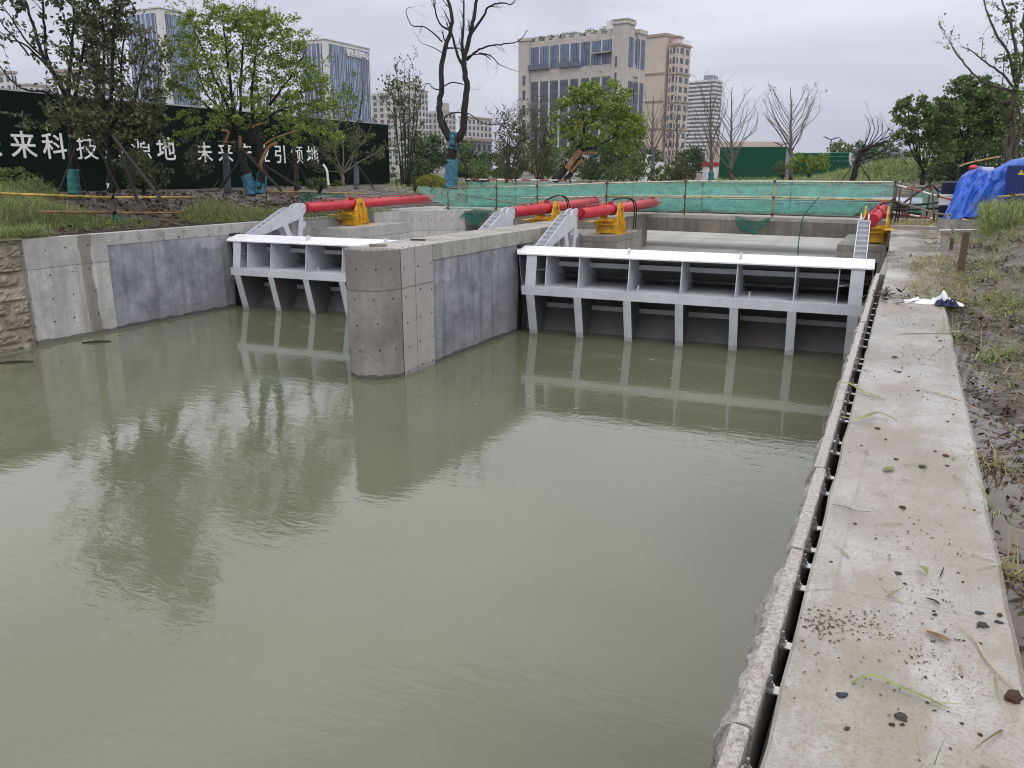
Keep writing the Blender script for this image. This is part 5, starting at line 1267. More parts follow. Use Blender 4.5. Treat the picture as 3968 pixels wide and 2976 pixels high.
for i, (c, lab, dist, base, rng, top, lf) in enumerate((((1105, 388), 'sparse reddish-olive shrub of thin bare stems left of the office block', 46, 30, 50, 225, 'leaf_olive'), ((1165, 388), 'sparse olive shrub of upright bare stems before the office block windows', 48, 26, 46, 215, 'leaf_olive'))):
    st = [([(c[0] + rr(-8, 8), c[1]), (c[0] + rr(-16, 16), 340), (c[0] + rr(-1, 1) * rng * .7, 290), (c[0] + rr(-1, 1) * rng, top + rr(0, 70))], .045, .01, rr(-1, 1)) for _ in range(13)]
    tree('sparse_shrub', lab, 'shrub', dist, st, 'bark_brown', dict(up=.14, ang=.4), 1, 1.5, .9, lf, 7, .11, .45, clouds=[(c[0], 320, 48, 45, 1300, 40, .24), (c[0] + 5, 265, 38, 35, 450, 20, .26)], group='sparse shrubs before the office block')
tree('leaning_tree', 'leaning bright green tree with orange peeled bark and cut limbs', 'tree', 44,
     [([(1198, 390), (1215, 372), (1240, 345), (1252, 325)], .22, .17, 0), ([(1222, 388), (1240, 365), (1252, 335)], .14, .12, .5), ([(1250, 330), (1256, 305), (1262, 270), (1255, 240), (1240, 215)], .12, .03, .5), ([(1260, 275), (1290, 240), (1300, 210), (1290, 190)], .07, .015, -.6), ([(1252, 325), (1285, 318), (1320, 300), (1345, 280), (1368, 265)], .09, .02, -.5), ([(1315, 300), (1330, 260), (1325, 230)], .05, .012, .6), ([(1262, 290), (1235, 255), (1218, 240)], .05, .012, 1), ([(1270, 260), (1310, 245), (1345, 230)], .05, .012, 1.2)],
     'bark_dark', dict(up=.08, ang=.6), 1, 1.3, 1.1, 'leaf_bright', 8, .14, .5,
     clouds=[(1240, 300, 60, 30, 1200, 34, .26), (1262, 202, 38, 20, 1500, 30, .28), (1305, 215, 58, 38, 2600, 50, .25), (1350, 255, 40, 48, 2300, 44, .26), (1235, 245, 46, 32, 1500, 34, .26), (1300, 272, 80, 32, 2400, 50, .25), (1350, 305, 45, 30, 1500, 28, .28), (1228, 285, 28, 25, 400, 10, .3), (1372, 285, 22, 30, 600, 14, .3)])
tt = bpy.data.objects['leaning_tree']
for pts, r in (([(1225, 365), (1238, 345), (1255, 325)], .21), ([(1253, 300), (1255, 280), (1258, 262)], .15), ([(1256, 332), (1275, 330), (1290, 332)], .09), ([(1232, 372), (1248, 355), (1258, 345)], .1), ([(1248, 348), (1262, 352)], .07)):
    m = MB(); m.tube(catmull([at(x, y, 43.7) - tt.location for x, y in pts], 3), [r * .75 * (1 + .12 * rr(-1, 1)) for _ in range((len(pts) - 1) * 3 + 1)], 9); m.build('peeled_bark', MAT['bark_orange'], tt)
bush('dark_bush', 'deep green undergrowth mass beneath the leaning green tree', 1290, 345, 75, 40, 52, 'leaf_deep', 4600, .17, 'background bushes', 90)
bush('dark_bush', 'mid green tree crown behind the office block foot, right of the leaning tree', 1350, 340, 45, 48, 58, 'leaf_mid', 2800, .18, 'background bushes')
bush('round_bush', 'soft round grey-green bush in front of the undergrowth near the white cabin', 1330, 372, 40, 18, 47, 'leaf_mid', 1700, .1, 'background bushes', flat=.6)
bush('round_bush', 'grey-green bush low beside the leaning trunk foot', 1275, 375, 30, 16, 47, 'leaf_deep', 1100, .1, 'background bushes', flat=.6)
bush('dark_bush', 'soft mid green tree filling the gap left of the leaning trunk', 1185, 345, 45, 36, 60, 'leaf_mid', 2600, .17, 'background bushes', 60)
bush('dark_bush', 'pale olive tree mass behind the sparse shrubs', 1115, 350, 55, 34, 66, 'leaf_olive', 2600, .2, 'background bushes', 60)
bush('dark_bush', 'fresh green shrub bank under the right side of the leaning tree', 1365, 365, 36, 26, 50, 'leaf_mid', 2200, .12, 'background bushes', 50)
bush('dark_bush', 'low dark green hedge clump right of the olive round bush', 1440, 375, 45, 18, 58, 'leaf_mid', 1700, .14, 'background bushes', 40)
bush('dark_bush', 'tall dark tree crowns behind the right leafy trees', 2110, 300, 95, 75, 56, 'leaf_deep', 6500, .22, 'background bushes', 110)
bush('dark_bush', 'shaded undergrowth beneath the right leafy trees', 2075, 372, 85, 28, 45, 'leaf_deep', 3600, .15, 'background bushes', 70)
bush('dark_bush', 'dark shrub mass behind the white cabin', 1400, 345, 30, 30, 84, 'leaf_deep', 1800, .24, 'background bushes')
bush('dark_bush', 'dark green tree clump left of the tiny hut', 1495, 350, 35, 32, 86, 'leaf_deep', 2200, .26, 'background bushes')
# -- thin bare trees in a row
def bare(label, dist, base, top, spread, n_, r=.09, wrap=None, lean=0, leafs=0, low=.1):
    bx, by = base; limbs = [([base, (bx + lean * .3, by - (by - top) * .33), (bx + lean * .6, by - (by - top) * .66), (bx + lean, top)], r, .015, 0)]
    for i in range(n_):
        t = low + (.72 - low) * i / n_; y0 = by - (by - top) * t; s_ = (1 if i % 2 else -1) * spread * (1.05 - .55 * t) * rr(.6, 1.1); Lh = (by - top) * rr(.38, .6) * (1.1 - t * .5)
        x0 = bx + lean * t; limbs.append(([(x0, y0), (x0 + s_ * rr(.35, .55), y0 - Lh * rr(.3, .46)), (x0 + s_ * rr(.68, .92) + lean * .3, y0 - Lh * rr(.66, .82)), (x0 + s_ + lean * .4, max(top - 5, y0 - Lh))], r * .34 * (1.1 - t), .009, rr(-1.5, 1.5)))
    return tree('bare_tree', label, 'tree', dist, limbs, 'bark_grey', dict(up=.12, ang=.5, k=2, wig=.22), 1, .8, .8, 'leaf_olive', leafs, .13, .4, group='bare young trees along the back', wraps=[([base, (bx, by - 20)], r * 1.5, r * 1.3, wrap, 'trunk_wrap')] if wrap else ())
bare('grey leafless tree in front of the beige tower, left of the olive round bush', 52, (1410, 392), 205, 45, 14, .14)
bare('grey leafless tree rising behind the olive round bush', 54, (1462, 392), 200, 48, 14, .1)
bare('tall thin leafless tree with teal-wrapped foot before the banded tower', 55, (1536, 390), 172, 40, 16, .13, 'wrap_teal')
bare('leafless tree with upswept branches in front of the square green screen', 53, (1580, 388), 198, 62, 18, .14)
bare('fan-shaped leafless tree alone against the sky, right of the green screen', 54, (1708, 388), 188, 75, 24, .15, leafs=1.2, low=.25)
tree('windswept_tree', 'bare black tree with branches swept to the right by wind', 'tree', 48,
     [([(1842, 392), (1848, 365), (1855, 340), (1860, 325)], .17, .12, 0)] + [([(1856 + rr(-4, 4), 340 - rr(0, 14)), (1866 + k * 5.5, 318 - k * 1.2 + rr(-4, 4)), (1880 + k * 8.5, 290 - 12 + k * 3.0), (1868 + k * 12.5, 242 + k * 5.6 + rr(-6, 6))], .05, .008, rr(-1.2, 1.2)) for k in range(9)] + [([(1852, 350), (1890, 335), (1930, 315), (1960, 300)], .06, .01, .3)],
     'bark_dark', dict(up=.07, ang=.35, wx=.02), 1, 1.5, .8, 'leaf_olive', .6, .1, .4)
bush('round_bush', 'olive rounded bush of fine twigs below the bare tree at the beige tower', 1470, 365, 32, 26, 53, 'leaf_olive', 2600, .11, 'background bushes', 50)
bush('round_bush', 'fresh green bush in front of the long low netted screen', 1748, 352, 44, 26, 52, 'leaf_bright', 2600, .13, 'background bushes', 44)
bush('round_bush', 'dull brown-green bush at the foot of the fan-shaped bare tree', 1690, 365, 20, 18, 56, 'leaf_olive', 700, .11, 'background bushes')
bush('dark_bush', 'dark blue-green distant trees behind the windswept bare tree', 1900, 335, 70, 32, 105, 'leaf_deep', 3200, .3, 'background bushes', 60)
bush('dark_bush', 'grey-green distant tree above the netted screen beside the street lamp', 1815, 322, 26, 18, 118, 'leaf_mid', 900, .32, 'background bushes')
tree('leafy_tree', 'leafy dark green many-stemmed tree behind the white drum at the right', 'tree', 40,
     [([(1992, 398), (1994, 378), (1996, 360)], .12, .1, 0)] + [([(1994, 368), (1990 + k * .35, 335), (1990 + k * .75, 290), (1990 + k, ty)], .05, .012, rr(-1, 1)) for k, ty in ((-48, 250), (-30, 222), (-8, 215), (14, 222), (38, 218), (55, 250), (-20, 240))] + [([(1960, 355), (1940, 330), (1925, 320)], .02, .008, 0)],
     'bark_dark', dict(up=.05, ang=.5), 1, 1.4, .8, 'leaf_mid', 8, .16, .5, clouds=[(1990, 245, 56, 32, 2300, 44, .25), (1955, 240, 24, 28, 500, 12, .3), (2040, 260, 36, 42, 1300, 26, .28), (1990, 285, 56, 28, 1100, 26, .28), (2010, 325, 52, 34, 800, 20, .3)])
tree('broad_tree', 'dense rounded green tree behind the blue tarpaulin', 'tree', 43,
     [([(2095, 402), (2094, 370), (2090, 330)], .2, .16, 0)] + [([(2092, 345), (2092 + k * .4, 300), (2092 + k * .8, 250), (2092 + k, ty)], .07, .015, rr(-1.2, 1.2)) for k, ty in ((-50, 240), (-30, 200), (0, 185), (35, 190), (70, 210), (-65, 290))],
     'bark_dark', dict(up=.05, ang=.5), 1, 1, .8, 'leaf_mid', 4, .17, .5, clouds=[(2095, 198, 50, 30, 2400, 44, .25), (2135, 232, 80, 48, 4200, 76, .22), (2070, 270, 46, 58, 3000, 56, .24), (2140, 310, 80, 45, 2600, 50, .27), (2190, 260, 45, 60, 1800, 34, .28), (2060, 330, 40, 35, 900, 22, .3)])
tree('tall_tree', 'tall gaunt tree with twisted brown trunk leaving the top right corner', 'tree', 37,
     [([(2178, 400), (2176, 350), (2188, 300), (2186, 240), (2195, 190)], .15, .09, 0), ([(2160, 400), (2172, 350), (2176, 300), (2196, 250), (2192, 200)], .1, .06, .4), ([(2195, 400), (2190, 340), (2204, 280), (2198, 220)], .09, .05, -.4), ([(2195, 200), (2160, 190), (2120, 175), (2085, 140), (2060, 105), (2050, 85)], .07, .012, .6), ([(2075, 125), (2058, 100), (2045, 92)], .02, .008, .7), ([(2195, 195), (2165, 160), (2130, 135), (2095, 108), (2075, 100)], .06, .01, -.6), ([(2195, 195), (2180, 120), (2150, 70), (2130, 20), (2125, -15)], .07, .02, .4), ([(2195, 195), (2195, 120), (2185, 60), (2170, 20), (2160, -15)], .08, .03, -.4), ([(2196, 190), (2215, 110), (2210, 40), (2225, -15)], .08, .03, -.3), ([(2190, 220), (2150, 215), (2135, 180), (2132, 160)], .04, .01, .5), ([(2185, 260), (2160, 230), (2165, 180), (2170, 110)], .04, .012, -.6), ([(2120, 130), (2122, 95), (2124, 70)], .02, .008, -.5)],
     'bark_brown', dict(up=.06, ang=.5), 1, 1.0, .9, 'leaf_mid', 7, .13, .45, clouds=[(2200, 120, 32, 40, 700, 18, .3), (2200, 30, 20, 40, 260, 10, .3), (2185, 60, 25, 40, 160, 10, .3), (2205, 190, 25, 30, 300, 10, .3)])
# props
bush('dark_bush', 'feathery green shrub at the hoarding foot by the left frame edge', 30, 385, 45, 22, 30, 'leaf_mid', 1100, .1, 'background bushes', 34)
bush('dark_bush', 'low green growth at the hoarding foot right of the bright green tree', 690, 398, 48, 12, 34, 'leaf_mid', 900, .1, 'background bushes', 30)
bush('dark_bush', 'dim olive undergrowth at the foot of the many-stemmed tree', 310, 372, 55, 40, 30, 'leaf_olive', 1500, .11, 'background bushes', 50)
bush('dark_bush', 'dim thin shrub before the hoarding left of the bright green tree', 420, 335, 35, 50, 32.5, 'leaf_olive', 700, .1, 'background bushes', 30)
props(28.6, (160, 418), (160, 330), [(125, 420, -.6), (190, 416, .6), (150, 405, .8)], 'dark prop poles tied round the teal-wrapped leftmost tree')
props(27, (238, 415), (200, 292), [(260, 418, .2)], 'single dark pole leaning left of the many-stemmed tree')
props(25.5, (300, 430), (252, 305), [(298, 436, 0), (365, 452, -1.5)], 'two long dark poles slanting right of the many-stemmed tree', r=.05)
props(30, (560, 420), (530, 330), [(475, 408, .5), (608, 412, -.3), (650, 408, .8)], 'dark crossing poles bracing the bright green tree', r=.05)
props(33, (640, 412), (636, 345), [(615, 405, .3), (675, 410, -.3)], 'thin poles bracing the brown trunk beside the lettering')
props(35, (770, 408), (768, 350), [(745, 402, .3), (808, 408, -.3)], 'thin poles bracing the trunk at the hoarding end')
props(43.5, (990, 405), (985, 300), [(1018, 398, .4), (965, 402, .6)], 'long dark pole bracing the bare black tree')
props(51.8, (1410, 392), (1410, 370), [(1397, 393, 0), (1422, 393, .3)], 'short prop poles on the bare tree at the white cabin')
props(52.8, (1580, 388), (1580, 368), [(1560, 392, 0), (1600, 391, .3)], 'short prop poles on the bare tree before the green screen')
props(47.8, (1842, 392), (1850, 345), [(1815, 395, 0), (1884, 395, .4), (1835, 390, .5)], 'prop poles bracing the windswept black tree')
print('trees ok')
# ------------------------------------------------------------------ tarpaulin, machines and site clutter at the right
def nat(x, y, d): return at(x / S, y / S, d)
t0_ = atz(3634 / S, 842 / S, .1)
mc = empty('machine_cabinet', (t0_.x, t0_.y, .1), 'navy and white machine cabinet half under the blue tarpaulin', 'machine'); 
m = MB(); m.box(.0, 1.5, .05, 1.3, 0, .42); m.box(0, 1.5, .05, 1.3, .761, 1.17); bevel(m.build('body', MAT['navy_paint'], mc), .03)
m = MB(); m.box(-.03, 1.52, .02, 1.32, .421, .76); bevel(m.build('band', MAT['white_paint'], mc), .03)
m = MB(); m.box(-.06, 1.52, -.02, .04, .40, .45); m.build('ledge', MAT['white_paint'], mc)
rows = [[(3648, 850, 25.1), (3690, 852, 25.3), (3760, 840, 25.8), (3835, 832, 26.2), (3990, 815, 26.6)],
        [(3672, 805, 25.4), (3712, 800, 25.7), (3770, 790, 26.1), (3840, 785, 26.4), (3990, 775, 26.8)],
        [(3695, 750, 25.8), (3738, 742, 26.0), (3790, 735, 26.3), (3860, 725, 26.6), (3990, 735, 27)],
        [(3710, 708, 26.2), (3752, 700, 26.3), (3800, 702, 26.6), (3880, 690, 26.9), (3990, 690, 27.2)],
        [(3722, 688, 26.6), (3785, 654, 26.9), (3828, 668, 27.1), (3904, 638, 27.3), (3990, 612, 27.5)],
        [(3724, 690, 27.4), (3785, 660, 27.8), (3830, 672, 28), (3904, 645, 28.2), (3990, 622, 28.3)],
        [(3716, 790, 28), (3785, 790, 28.4), (3830, 790, 28.6), (3904, 790, 28.8), (3990, 790, 29)]]
C = [catmull([nat(*p) for p in r], 20) for r in rows]; nc = len(C[0]); grid = []
for j in range(nc): grid.append(catmull([C[i][j] for i in range(len(C))], 12))
m = MB(); nr_ = len(grid[0])
for j, colm in enumerate(grid):
    for i, p in enumerate(colm):
        u = j / nc; v = i / nr_; f = .07 * math.sin(u * 22 + 3 * v + 4 * nz(u * 5, v * 4)) * (1 - .5 * v) + .10 * nz(u * 6 + 3, v * 4, 2) + .05 * nz(u * 15, v * 9, 4) + .07 * (.3 - abs(nz(u * 9 + v * 3, v * 5 - u * 4, 7))) + .035 * (.3 - abs(nz(u * 22 - v * 6, v * 12, 3)))
        m.v.append((p.x + f * .3, p.y - f, p.z + f * .45))
for j in range(nc - 1):
    for i in range(nr_ - 1): o = j * nr_ + i; m.f.append((o, o + nr_, o + nr_ + 1, o + 1)); m.m.append(0)
tag(m.build('tarpaulin', MAT['tarp_blue'], smooth=True), 'crumpled bright blue tarpaulin draped over machinery at the right edge', 'tarpaulin')
simple('cabinet_blue', (.008, .022, .13), .4, .15, 4)
p = nat(3904, 640, 26.7); q = nat(4010, 640, 26.2)
gc = empty('generator_box', (p.x, p.y, .2), 'dark blue generator box with a yellow warning triangle at the right edge', 'machine')
gc.rotation_euler.z = math.atan2(q.y - p.y, q.x - p.x)
m = MB(); m.box(0, 1.4, 0, .9, 0, p.z - .2); bevel(m.build('body', MAT['cabinet_blue'], gc), .02)
simple('sign_yellow', (.75, .6, .02), .5, .1)
m = MB(); zz = nat(3958, 668, 26.5).z - .2; L = (nat(3958, 668, 26.45) - p).xy.length; m.prism([(L - .09, zz - .07), (L + .09, zz - .07), (L, zz + .09)], -.01, -.004, 'y'); sg = m.build('warning_sign', MAT['sign_yellow'], gc)
m = MB(); m.prism([(L - .01, zz + .05), (L + .02, zz + .0), (L, zz + .0), (L + .012, zz - .045), (L - .025, zz + .01), (L - .006, zz + .01)], -.016, -.0105, 'y'); m.build('bolt_mark', MAT['rubber'], sg)
p = nat(3772, 650, 27); m = MB(); m.tube([p + V((0, 0, -.05)), p + V((0, 0, .04)), p + V((0, 0, .09))], [.14, .13, .05], 14)
tag(m.build('red_cover', MAT['red_paint'], smooth=True), 'small red rounded cap on top of the blue tarpaulin', 'cap')
p = nat(3820, 656, 27.4); m = MB(); m.box(p.x - .22, p.x + .22, p.y - .08, p.y + .08, p.z - .05, p.z + .07)
tag(bevel(m.build('white_box', MAT['white_paint']), .01), 'small white box on the tarpaulin beside the red cap', 'box')
m = MB(); m.tube(catmull([nat(3718, 645, 30), nat(3760, 630, 30), nat(3872, 607, 30)], 4), .03, 6); tag(m.build('bamboo_pole', MAT['bamboo']), 'slanting bamboo pole behind the blue tarpaulin', 'pole')
m = MB(); m.tube([nat(3730, 852, 22.5), nat(3815, 866, 22)], .04, 8); tag(m.build('bamboo_pole', MAT['bamboo']), 'yellow bamboo pole lying below the blue tarpaulin hem', 'pole')
a_, b_ = nat(3640, 893, 21.5), nat(3825, 890, 21.5); m = MB(); m.tube([a_, a_.lerp(b_, .5), b_], .025, 8); tag(m.build('white_pipe', MAT['pipe_white']), 'thin white pipe lying across the mud near the walkway end', 'pipe')
m = MB(); m.tube([nat(3668, 836, 21.5), nat(3682, 862, 21.2), nat(3694, 900, 21)], .03, 7); tag(m.build('pale_stick', MAT['branch_pale']), 'pale broken stick leaning over the white pipe', 'stick')
p = nat(3775, 885, 21.7); m = MB(); m.box(-.32, .32, -.03, .03, -.1, .12); m.box(-.9, .4, .05, .12, -.25, .22); tag(m.build('concrete_offcut', MAT['concrete_coping'], loc=tuple(p)), 'grey concrete board standing behind the white pipe', 'board')
for i, (pts, lab) in enumerate((([(3485, 800), (3530, 765), (3580, 730), (3610, 718), (3640, 745)], 'black hose arching behind the striped barrier'), ([(3460, 805), (3540, 795), (3640, 785)], 'upper of two dark pipes on the ground behind the barrier'), ([(3455, 812), (3540, 812), (3650, 806)], 'lower of two dark pipes on the ground behind the barrier'))):
    m = MB(); m.tube(catmull([nat(x, y, 27.5 + .3 * i) for x, y in pts], 6), .035, 7); tag(m.build('hose', MAT['rubber'], smooth=True), lab, 'hose')
def stake(bx, by, tx, ty, dist, wd, label):
    a, b = nat(bx, by, dist), nat(tx, ty, dist); a = a + (a - b) * .15; o = V((a.x, a.y, a.z)); d = b - a; m = MB(); k = 6
    for i in range(k + 1):
        c = d * (i / k); s_ = wd / 2 * (1 + .08 * nz(i * 1.3, wd * 9)); j = .006 * nz(i * .9, 3)
        m.v += [(c.x - s_ + j, c.y - s_ * .6, c.z), (c.x + s_ + j, c.y - s_ * .6, c.z), (c.x + s_ + j, c.y + s_ * .6, c.z + (.02 if i == k else 0)), (c.x - s_ + j, c.y + s_ * .6, c.z + (.03 if i == k else 0))]
    for i in range(k):
        for e in range(4): q = i * 4; m.f.append((q + e, q + (e + 1) % 4, q + 4 + (e + 1) % 4, q + 4 + e)); m.m.append(0)
    m.f.append((k * 4, k * 4 + 1, k * 4 + 2, k * 4 + 3)); m.m.append(0)
    tag(bevel(m.build('wooden_stake', MAT['wood_stake'], loc=o), .006), label, 'stake', 'wooden stakes in the mud')
stake(3722, 1051, 3745, 900, 13.3, .105, 'tall leaning brown wooden stake at the walkway edge')
stake(3686, 962, 3689, 922, 17.6, .075, 'short brown wooden stake behind the tall leaning one')
# cloth on the walkway
def cloth(name, label, pts, z0, mat, seed, hh):
    m = MB(); a, b = V(pts[0]), V(pts[1]); d = b - a; L = d.length; d.normalize(); s_ = V((-d.y, d.x, 0)); nx_, ny2 = 46, 18
    for i in range(nx_ + 1):
        for j in range(ny2 + 1):
            u, v = i / nx_, j / ny2 - .5; wd = pts[2] * (1 + .45 * nz(u * 4, seed)); p = a + d * (u * L) + s_ * (v * wd + .05 * nz(u * 5, v * 5, seed))
            e = min(1, 4 * (.5 - abs(v))) * min(1, 6 * min(u, 1 - u) + .1)
            z = z0 + e * (hh * (abs(nz(u * 7 + seed, v * 5, 1)) + .6 * abs(nz(u * 15, v * 12, seed))) + pts[3] * math.exp(-((u - pts[4]) / .09) ** 2)); m.v.append((p.x, p.y, z + .004))
    for i in range(nx_):
        for j in range(ny2): o = i * (ny2 + 1) + j; m.f.append((o, o + ny2 + 1, o + ny2 + 2, o + 1)); m.m.append(0)
    return tag(m.build(name, MAT[mat], smooth=True), label, 'cloth')
ca, cb = atz(3503 / S, 1168 / S, 0), atz(3735 / S, 1182 / S, 0)
cloth('discarded_cloth', 'crumpled white cloth lying across the muddy walkway', (ca, ca.lerp(cb, .99), .3, .11, .66), .0, 'cloth_white', 2, .08)
cloth('discarded_cloth', 'navy blue cloth scrap tangled under the white cloth', (ca.lerp(cb, .52) + V((0, -.16, 0)), ca.lerp(cb, .9) + V((0, -.14, 0)), .2, .03, .5), .01, 'cloth_navy', 5, .1)

def grass(name, label, mat, n_, fpos, L, wd, droop, lean, cat='grass', bunch=0):
    m = MB(); i = 0
    while i < n_:
        p = fpos()
        for _ in range(1 + (rnd.randint(0, bunch) if bunch else 0)):
            q = p + V((rnd.gauss(0, .04), rnd.gauss(0, .04), 0)) if bunch else p
            d = V((rr(-1, 1) * lean, rr(-1, 1) * lean, rr(.3, 1))); m.blade(q, d, L * rr(.5, 1.3), wd * rr(.7, 1.3), droop * rr(.5, 1.5)); i += 1
    return tag(m.build(name, MAT[mat]), label, cat, kind='stuff')
# ------------------------------------------------------------------ stones, twigs and leaves on the walkway
def stone_mesh(seed, sx_, sy2, sz, mat, name='stone'):
    import bmesh
    b_ = bmesh.new(); bmesh.ops.create_icosphere(b_, subdivisions=2, radius=1)
    for v in b_.verts:
        k = 1 + .6 * nz(v.co.x * 1.6 + seed, v.co.y * 1.6, v.co.z * 1.6) + .12 * nz(v.co.x * 4, v.co.y * 4 + seed, v.co.z * 4)
        v.co = V((v.co.x * sx_ * k, v.co.y * sy2 * k, max(v.co.z, -.55) * sz * k))
    me = bpy.data.meshes.new(name); b_.to_mesh(me); b_.free(); me.materials.append(MAT[mat])
    for p_ in me.polygons: p_.use_smooth = False
    return me
SM = [stone_mesh(3.1 * i, 1, rr(.6, .9), rr(.35, .6), ('pebble', 'pebble', 'brown_stone', 'slate_chip', 'pebble')[i % 5]) for i in range(8)]
def put_stone(x, y, s_, me, label, group=None, z=0):
    o = bpy.data.objects.new('stone', me); COL.objects.link(o); o.scale = (s_, s_, s_); o.location = (x, y, z + s_ * .15); o.rotation_euler.z = rr(0, 6); return tag(o, label, 'stone', group)
big = [(3925, 2706, .034, 2, 'large rusty brown stone at the right edge of the walkway, bottom of the frame'), (3808, 2424, .02, 0, 'biggest dark lump beside the slate chips on the walkway'), (3794, 2377, .017, 3, 'upright blue-grey slate chip on the walkway'),
       (3869, 2412, .015, 3, 'flat blue-grey slate chip right of the dark lump'), (3873, 2385, .013, 2, 'orange-brown stone above the flat slate chip'), (3262, 2696, .02, 3, 'lone slate-black chip left of the green grass blade'), (3495, 2782, .02, 0, 'round grey clod below the green grass blade'),
       (3575, 1810, .022, 0, 'angular black stone in the middle of the walkway'), (3664, 1768, .02, 2, 'reddish-brown stone upper right of the angular black one'), (3670, 1806, .013, 1, 'small black stone right of the angular black one'),
       (3466, 1385, .025, 0, 'square dark stone far up the walkway'), (3485, 1443, .02, 1, 'dark lump below the far square stone'), (3400, 1662, .02, 1, 'dark lump near the first crossing grass stalk'), (3432, 1704, .013, 1, 'small dark stone below the second crossing stalk'), (3472, 1780, .014, 0, 'small black pebble left of the pale green leaf'), (3282, 2825, .011, 1, 'round black pebble low on the walkway')]
for (x, y, s_, k, lab) in big:
    p = atz(x / S, y / S, 0); put_stone(p.x, p.y, s_, SM[k], lab)
for i in range(400):
    if len([o for o in bpy.data.objects if o.name.startswith('stone.')]) > 125: break
    y = 1.9 + 12.5 * rnd.random() ** 1.35; x = wl_(y) + .05 + (right_edge(y) - wl_(y) - .08) * rnd.random() ** .7
    if nz(x * 2.4, y * 1.4, 9) < .0: continue
    put_stone(x, y, rr(.002, .008) * (1 + .07 * y) * (1 + (rnd.random() < .12)), SM[rnd.choice((0, 1, 0, 4, 5, 7, 2))], 'small dark pebble scattered on the wet walkway', 'small pebbles on the walkway')
m = MB()
def chip(m, x, y, z, s_):
    c = V((x, y, z)); a = V((rr(-1, 1), rr(-1, 1), rr(-.1, .3))).normalized(); b = V((-a.y, a.x, rr(-.2, .3))).normalized(); m.add([c - a * s_, c + b * s_ * .6, c + a * s_, c - b * s_ * .6 + V((0, 0, s_ * .3))], [(0, 1, 2, 3)])
for i in range(2400):
    y = 1.7 + 14 * rnd.random() ** 1.2; x = wl_(y) + .01 + (right_edge(y) - wl_(y)) * rnd.random()
    if nz(x * 2.6, y * 1.3, 4) < .02 + .3 * rnd.random(): continue
    chip(m, x, y, .003, rr(.002, .0065) * (1 + .09 * y))
tag(m.build('grit', MAT['dead_leaf']), 'fine dark grit and leaf crumbs on the walkway', 'grit', kind='stuff')
grass('straw_scraps', 'short straw scraps and stems stuck to the wet walkway', 'grass_straw', 60, lambda: (lambda y: V((wl_(y) + .05 + (right_edge(y) - wl_(y) - .05) * rnd.random() ** .6, y, .006)))(2.2 + 12 * rnd.random() ** 1.1), .14, .006, .25, 8)
m = MB()
for i in range(230):
    u = rnd.random() ** 1.6; y = 2.8 + .12 * rnd.gauss(0, .5) + .1 * math.sin(u * 5); x = -.17 + u * .55 + rnd.gauss(0, .02); chip(m, x, y, .002, rr(.002, .007) * (1.5 - u))
tag(m.build('crumbled_rubble', MAT['wood_stake']), 'crumbled concrete rubble by the slot on the walkway', 'rubble', kind='stuff')
def litter(name, label, pts, n_, L, z=0, mat='dead_leaf', up=.3):
    m = MB()
    for i in range(n_):
        p = V(rnd.choice(pts)) + V((rnd.gauss(0, .09), rnd.gauss(0, .22), 0)); d = V((rr(-1, 1), rr(-1, 1), rr(0, up))).normalized(); s_ = d.cross(V((rr(-.4, .4), rr(-.4, .4), 1))).normalized(); m.leaf(p + V((0, 0, z + .012)), d, s_, L * rr(.6, 1.3), L * .35, rr(-.2, .3))
    return tag(m.build(name, MAT[mat]), label, 'leaf litter', kind='stuff')
litter('leaf_litter', 'dark wet leaves heaped between the slab end and white cloth', [atz(x / S, y / S, 0) for x, y in ((3400, 1150), (3430, 1160), (3460, 1165), (3490, 1158), (3440, 1140))], 34, .14, up=.4)
litter('leaf_litter', 'dark leaves strewn on the far walkway', [atz(x / S, y / S, 0) for x, y in ((3455, 985), (3470, 1005), (3560, 1025), (3620, 930), (3640, 1000), (3560, 1000), (3630, 945), (3680, 1005))], 60, .12, up=.3)
def strand(name, label, pts, wd, mat, cat):
    m = MB(); P = catmull([V(p) for p in pts], 5); n_ = len(P)
    for i, p in enumerate(P):
        d = (P[min(i + 1, n_ - 1)] - P[max(i - 1, 0)]).normalized(); s_ = V((-d.y, d.x, 0)) * (wd * (.25 + .75 * math.sin(math.pi * min(.97, .06 + i / n_))) * .5)
        m.v += [tuple(p - s_), tuple(p + V((0, 0, wd * .15))), tuple(p + s_)]
    for i in range(n_ - 1): o = i * 3; m.f += [(o, o+1, o+4, o+3), (o+1, o+2, o+5, o+4)]; m.m += [0, 0]
    return tag(m.build(name, MAT[mat], smooth=True), label, cat)
simple('blade_green', (.2, .22, .07), .55, .45, 9); simple('straw', (.34, .28, .17), .7, .3, 9)
W = lambda x, y, z=.01: atz(x / S, y / S, 0) + V((0, 0, z))
strand('grass_blade', 'long green grass blade lying low on the walkway', [W(3300, 2653), W(3380, 2646, .03), W(3480, 2685, .025), W(3580, 2720, .02), W(3675, 2757)], .016, 'blade_green', 'grass blade')
strand('straw_stalk', 'long dry stalk reaching the rusty brown stone', [W(3716, 2432), W(3780, 2490), W(3820, 2560), W(3900, 2650), W(3940, 2680)], .009, 'straw', 'stalk')
strand('grass_blade', 'green grass stalk crossing the slot and edging slab', [W(3240, 1500, .03), W(3290, 1510, .05), W(3350, 1530, .02), W(3430, 1550)], .03, 'blade_green', 'grass blade')
strand('grass_blade', 'leafy grass stalk crossing the slot nearer the camera', [W(3260, 1625, .02), W(3320, 1645, .04), W(3400, 1626, .05), W(3475, 1635)], .035, 'blade_green', 'grass blade')
strand('straw_stalk', 'dry stalk angled across the walkway edge into the puddle', [W(3580, 1515), W(3680, 1540), W(3800, 1580, -.02)], .02, 'straw', 'stalk')
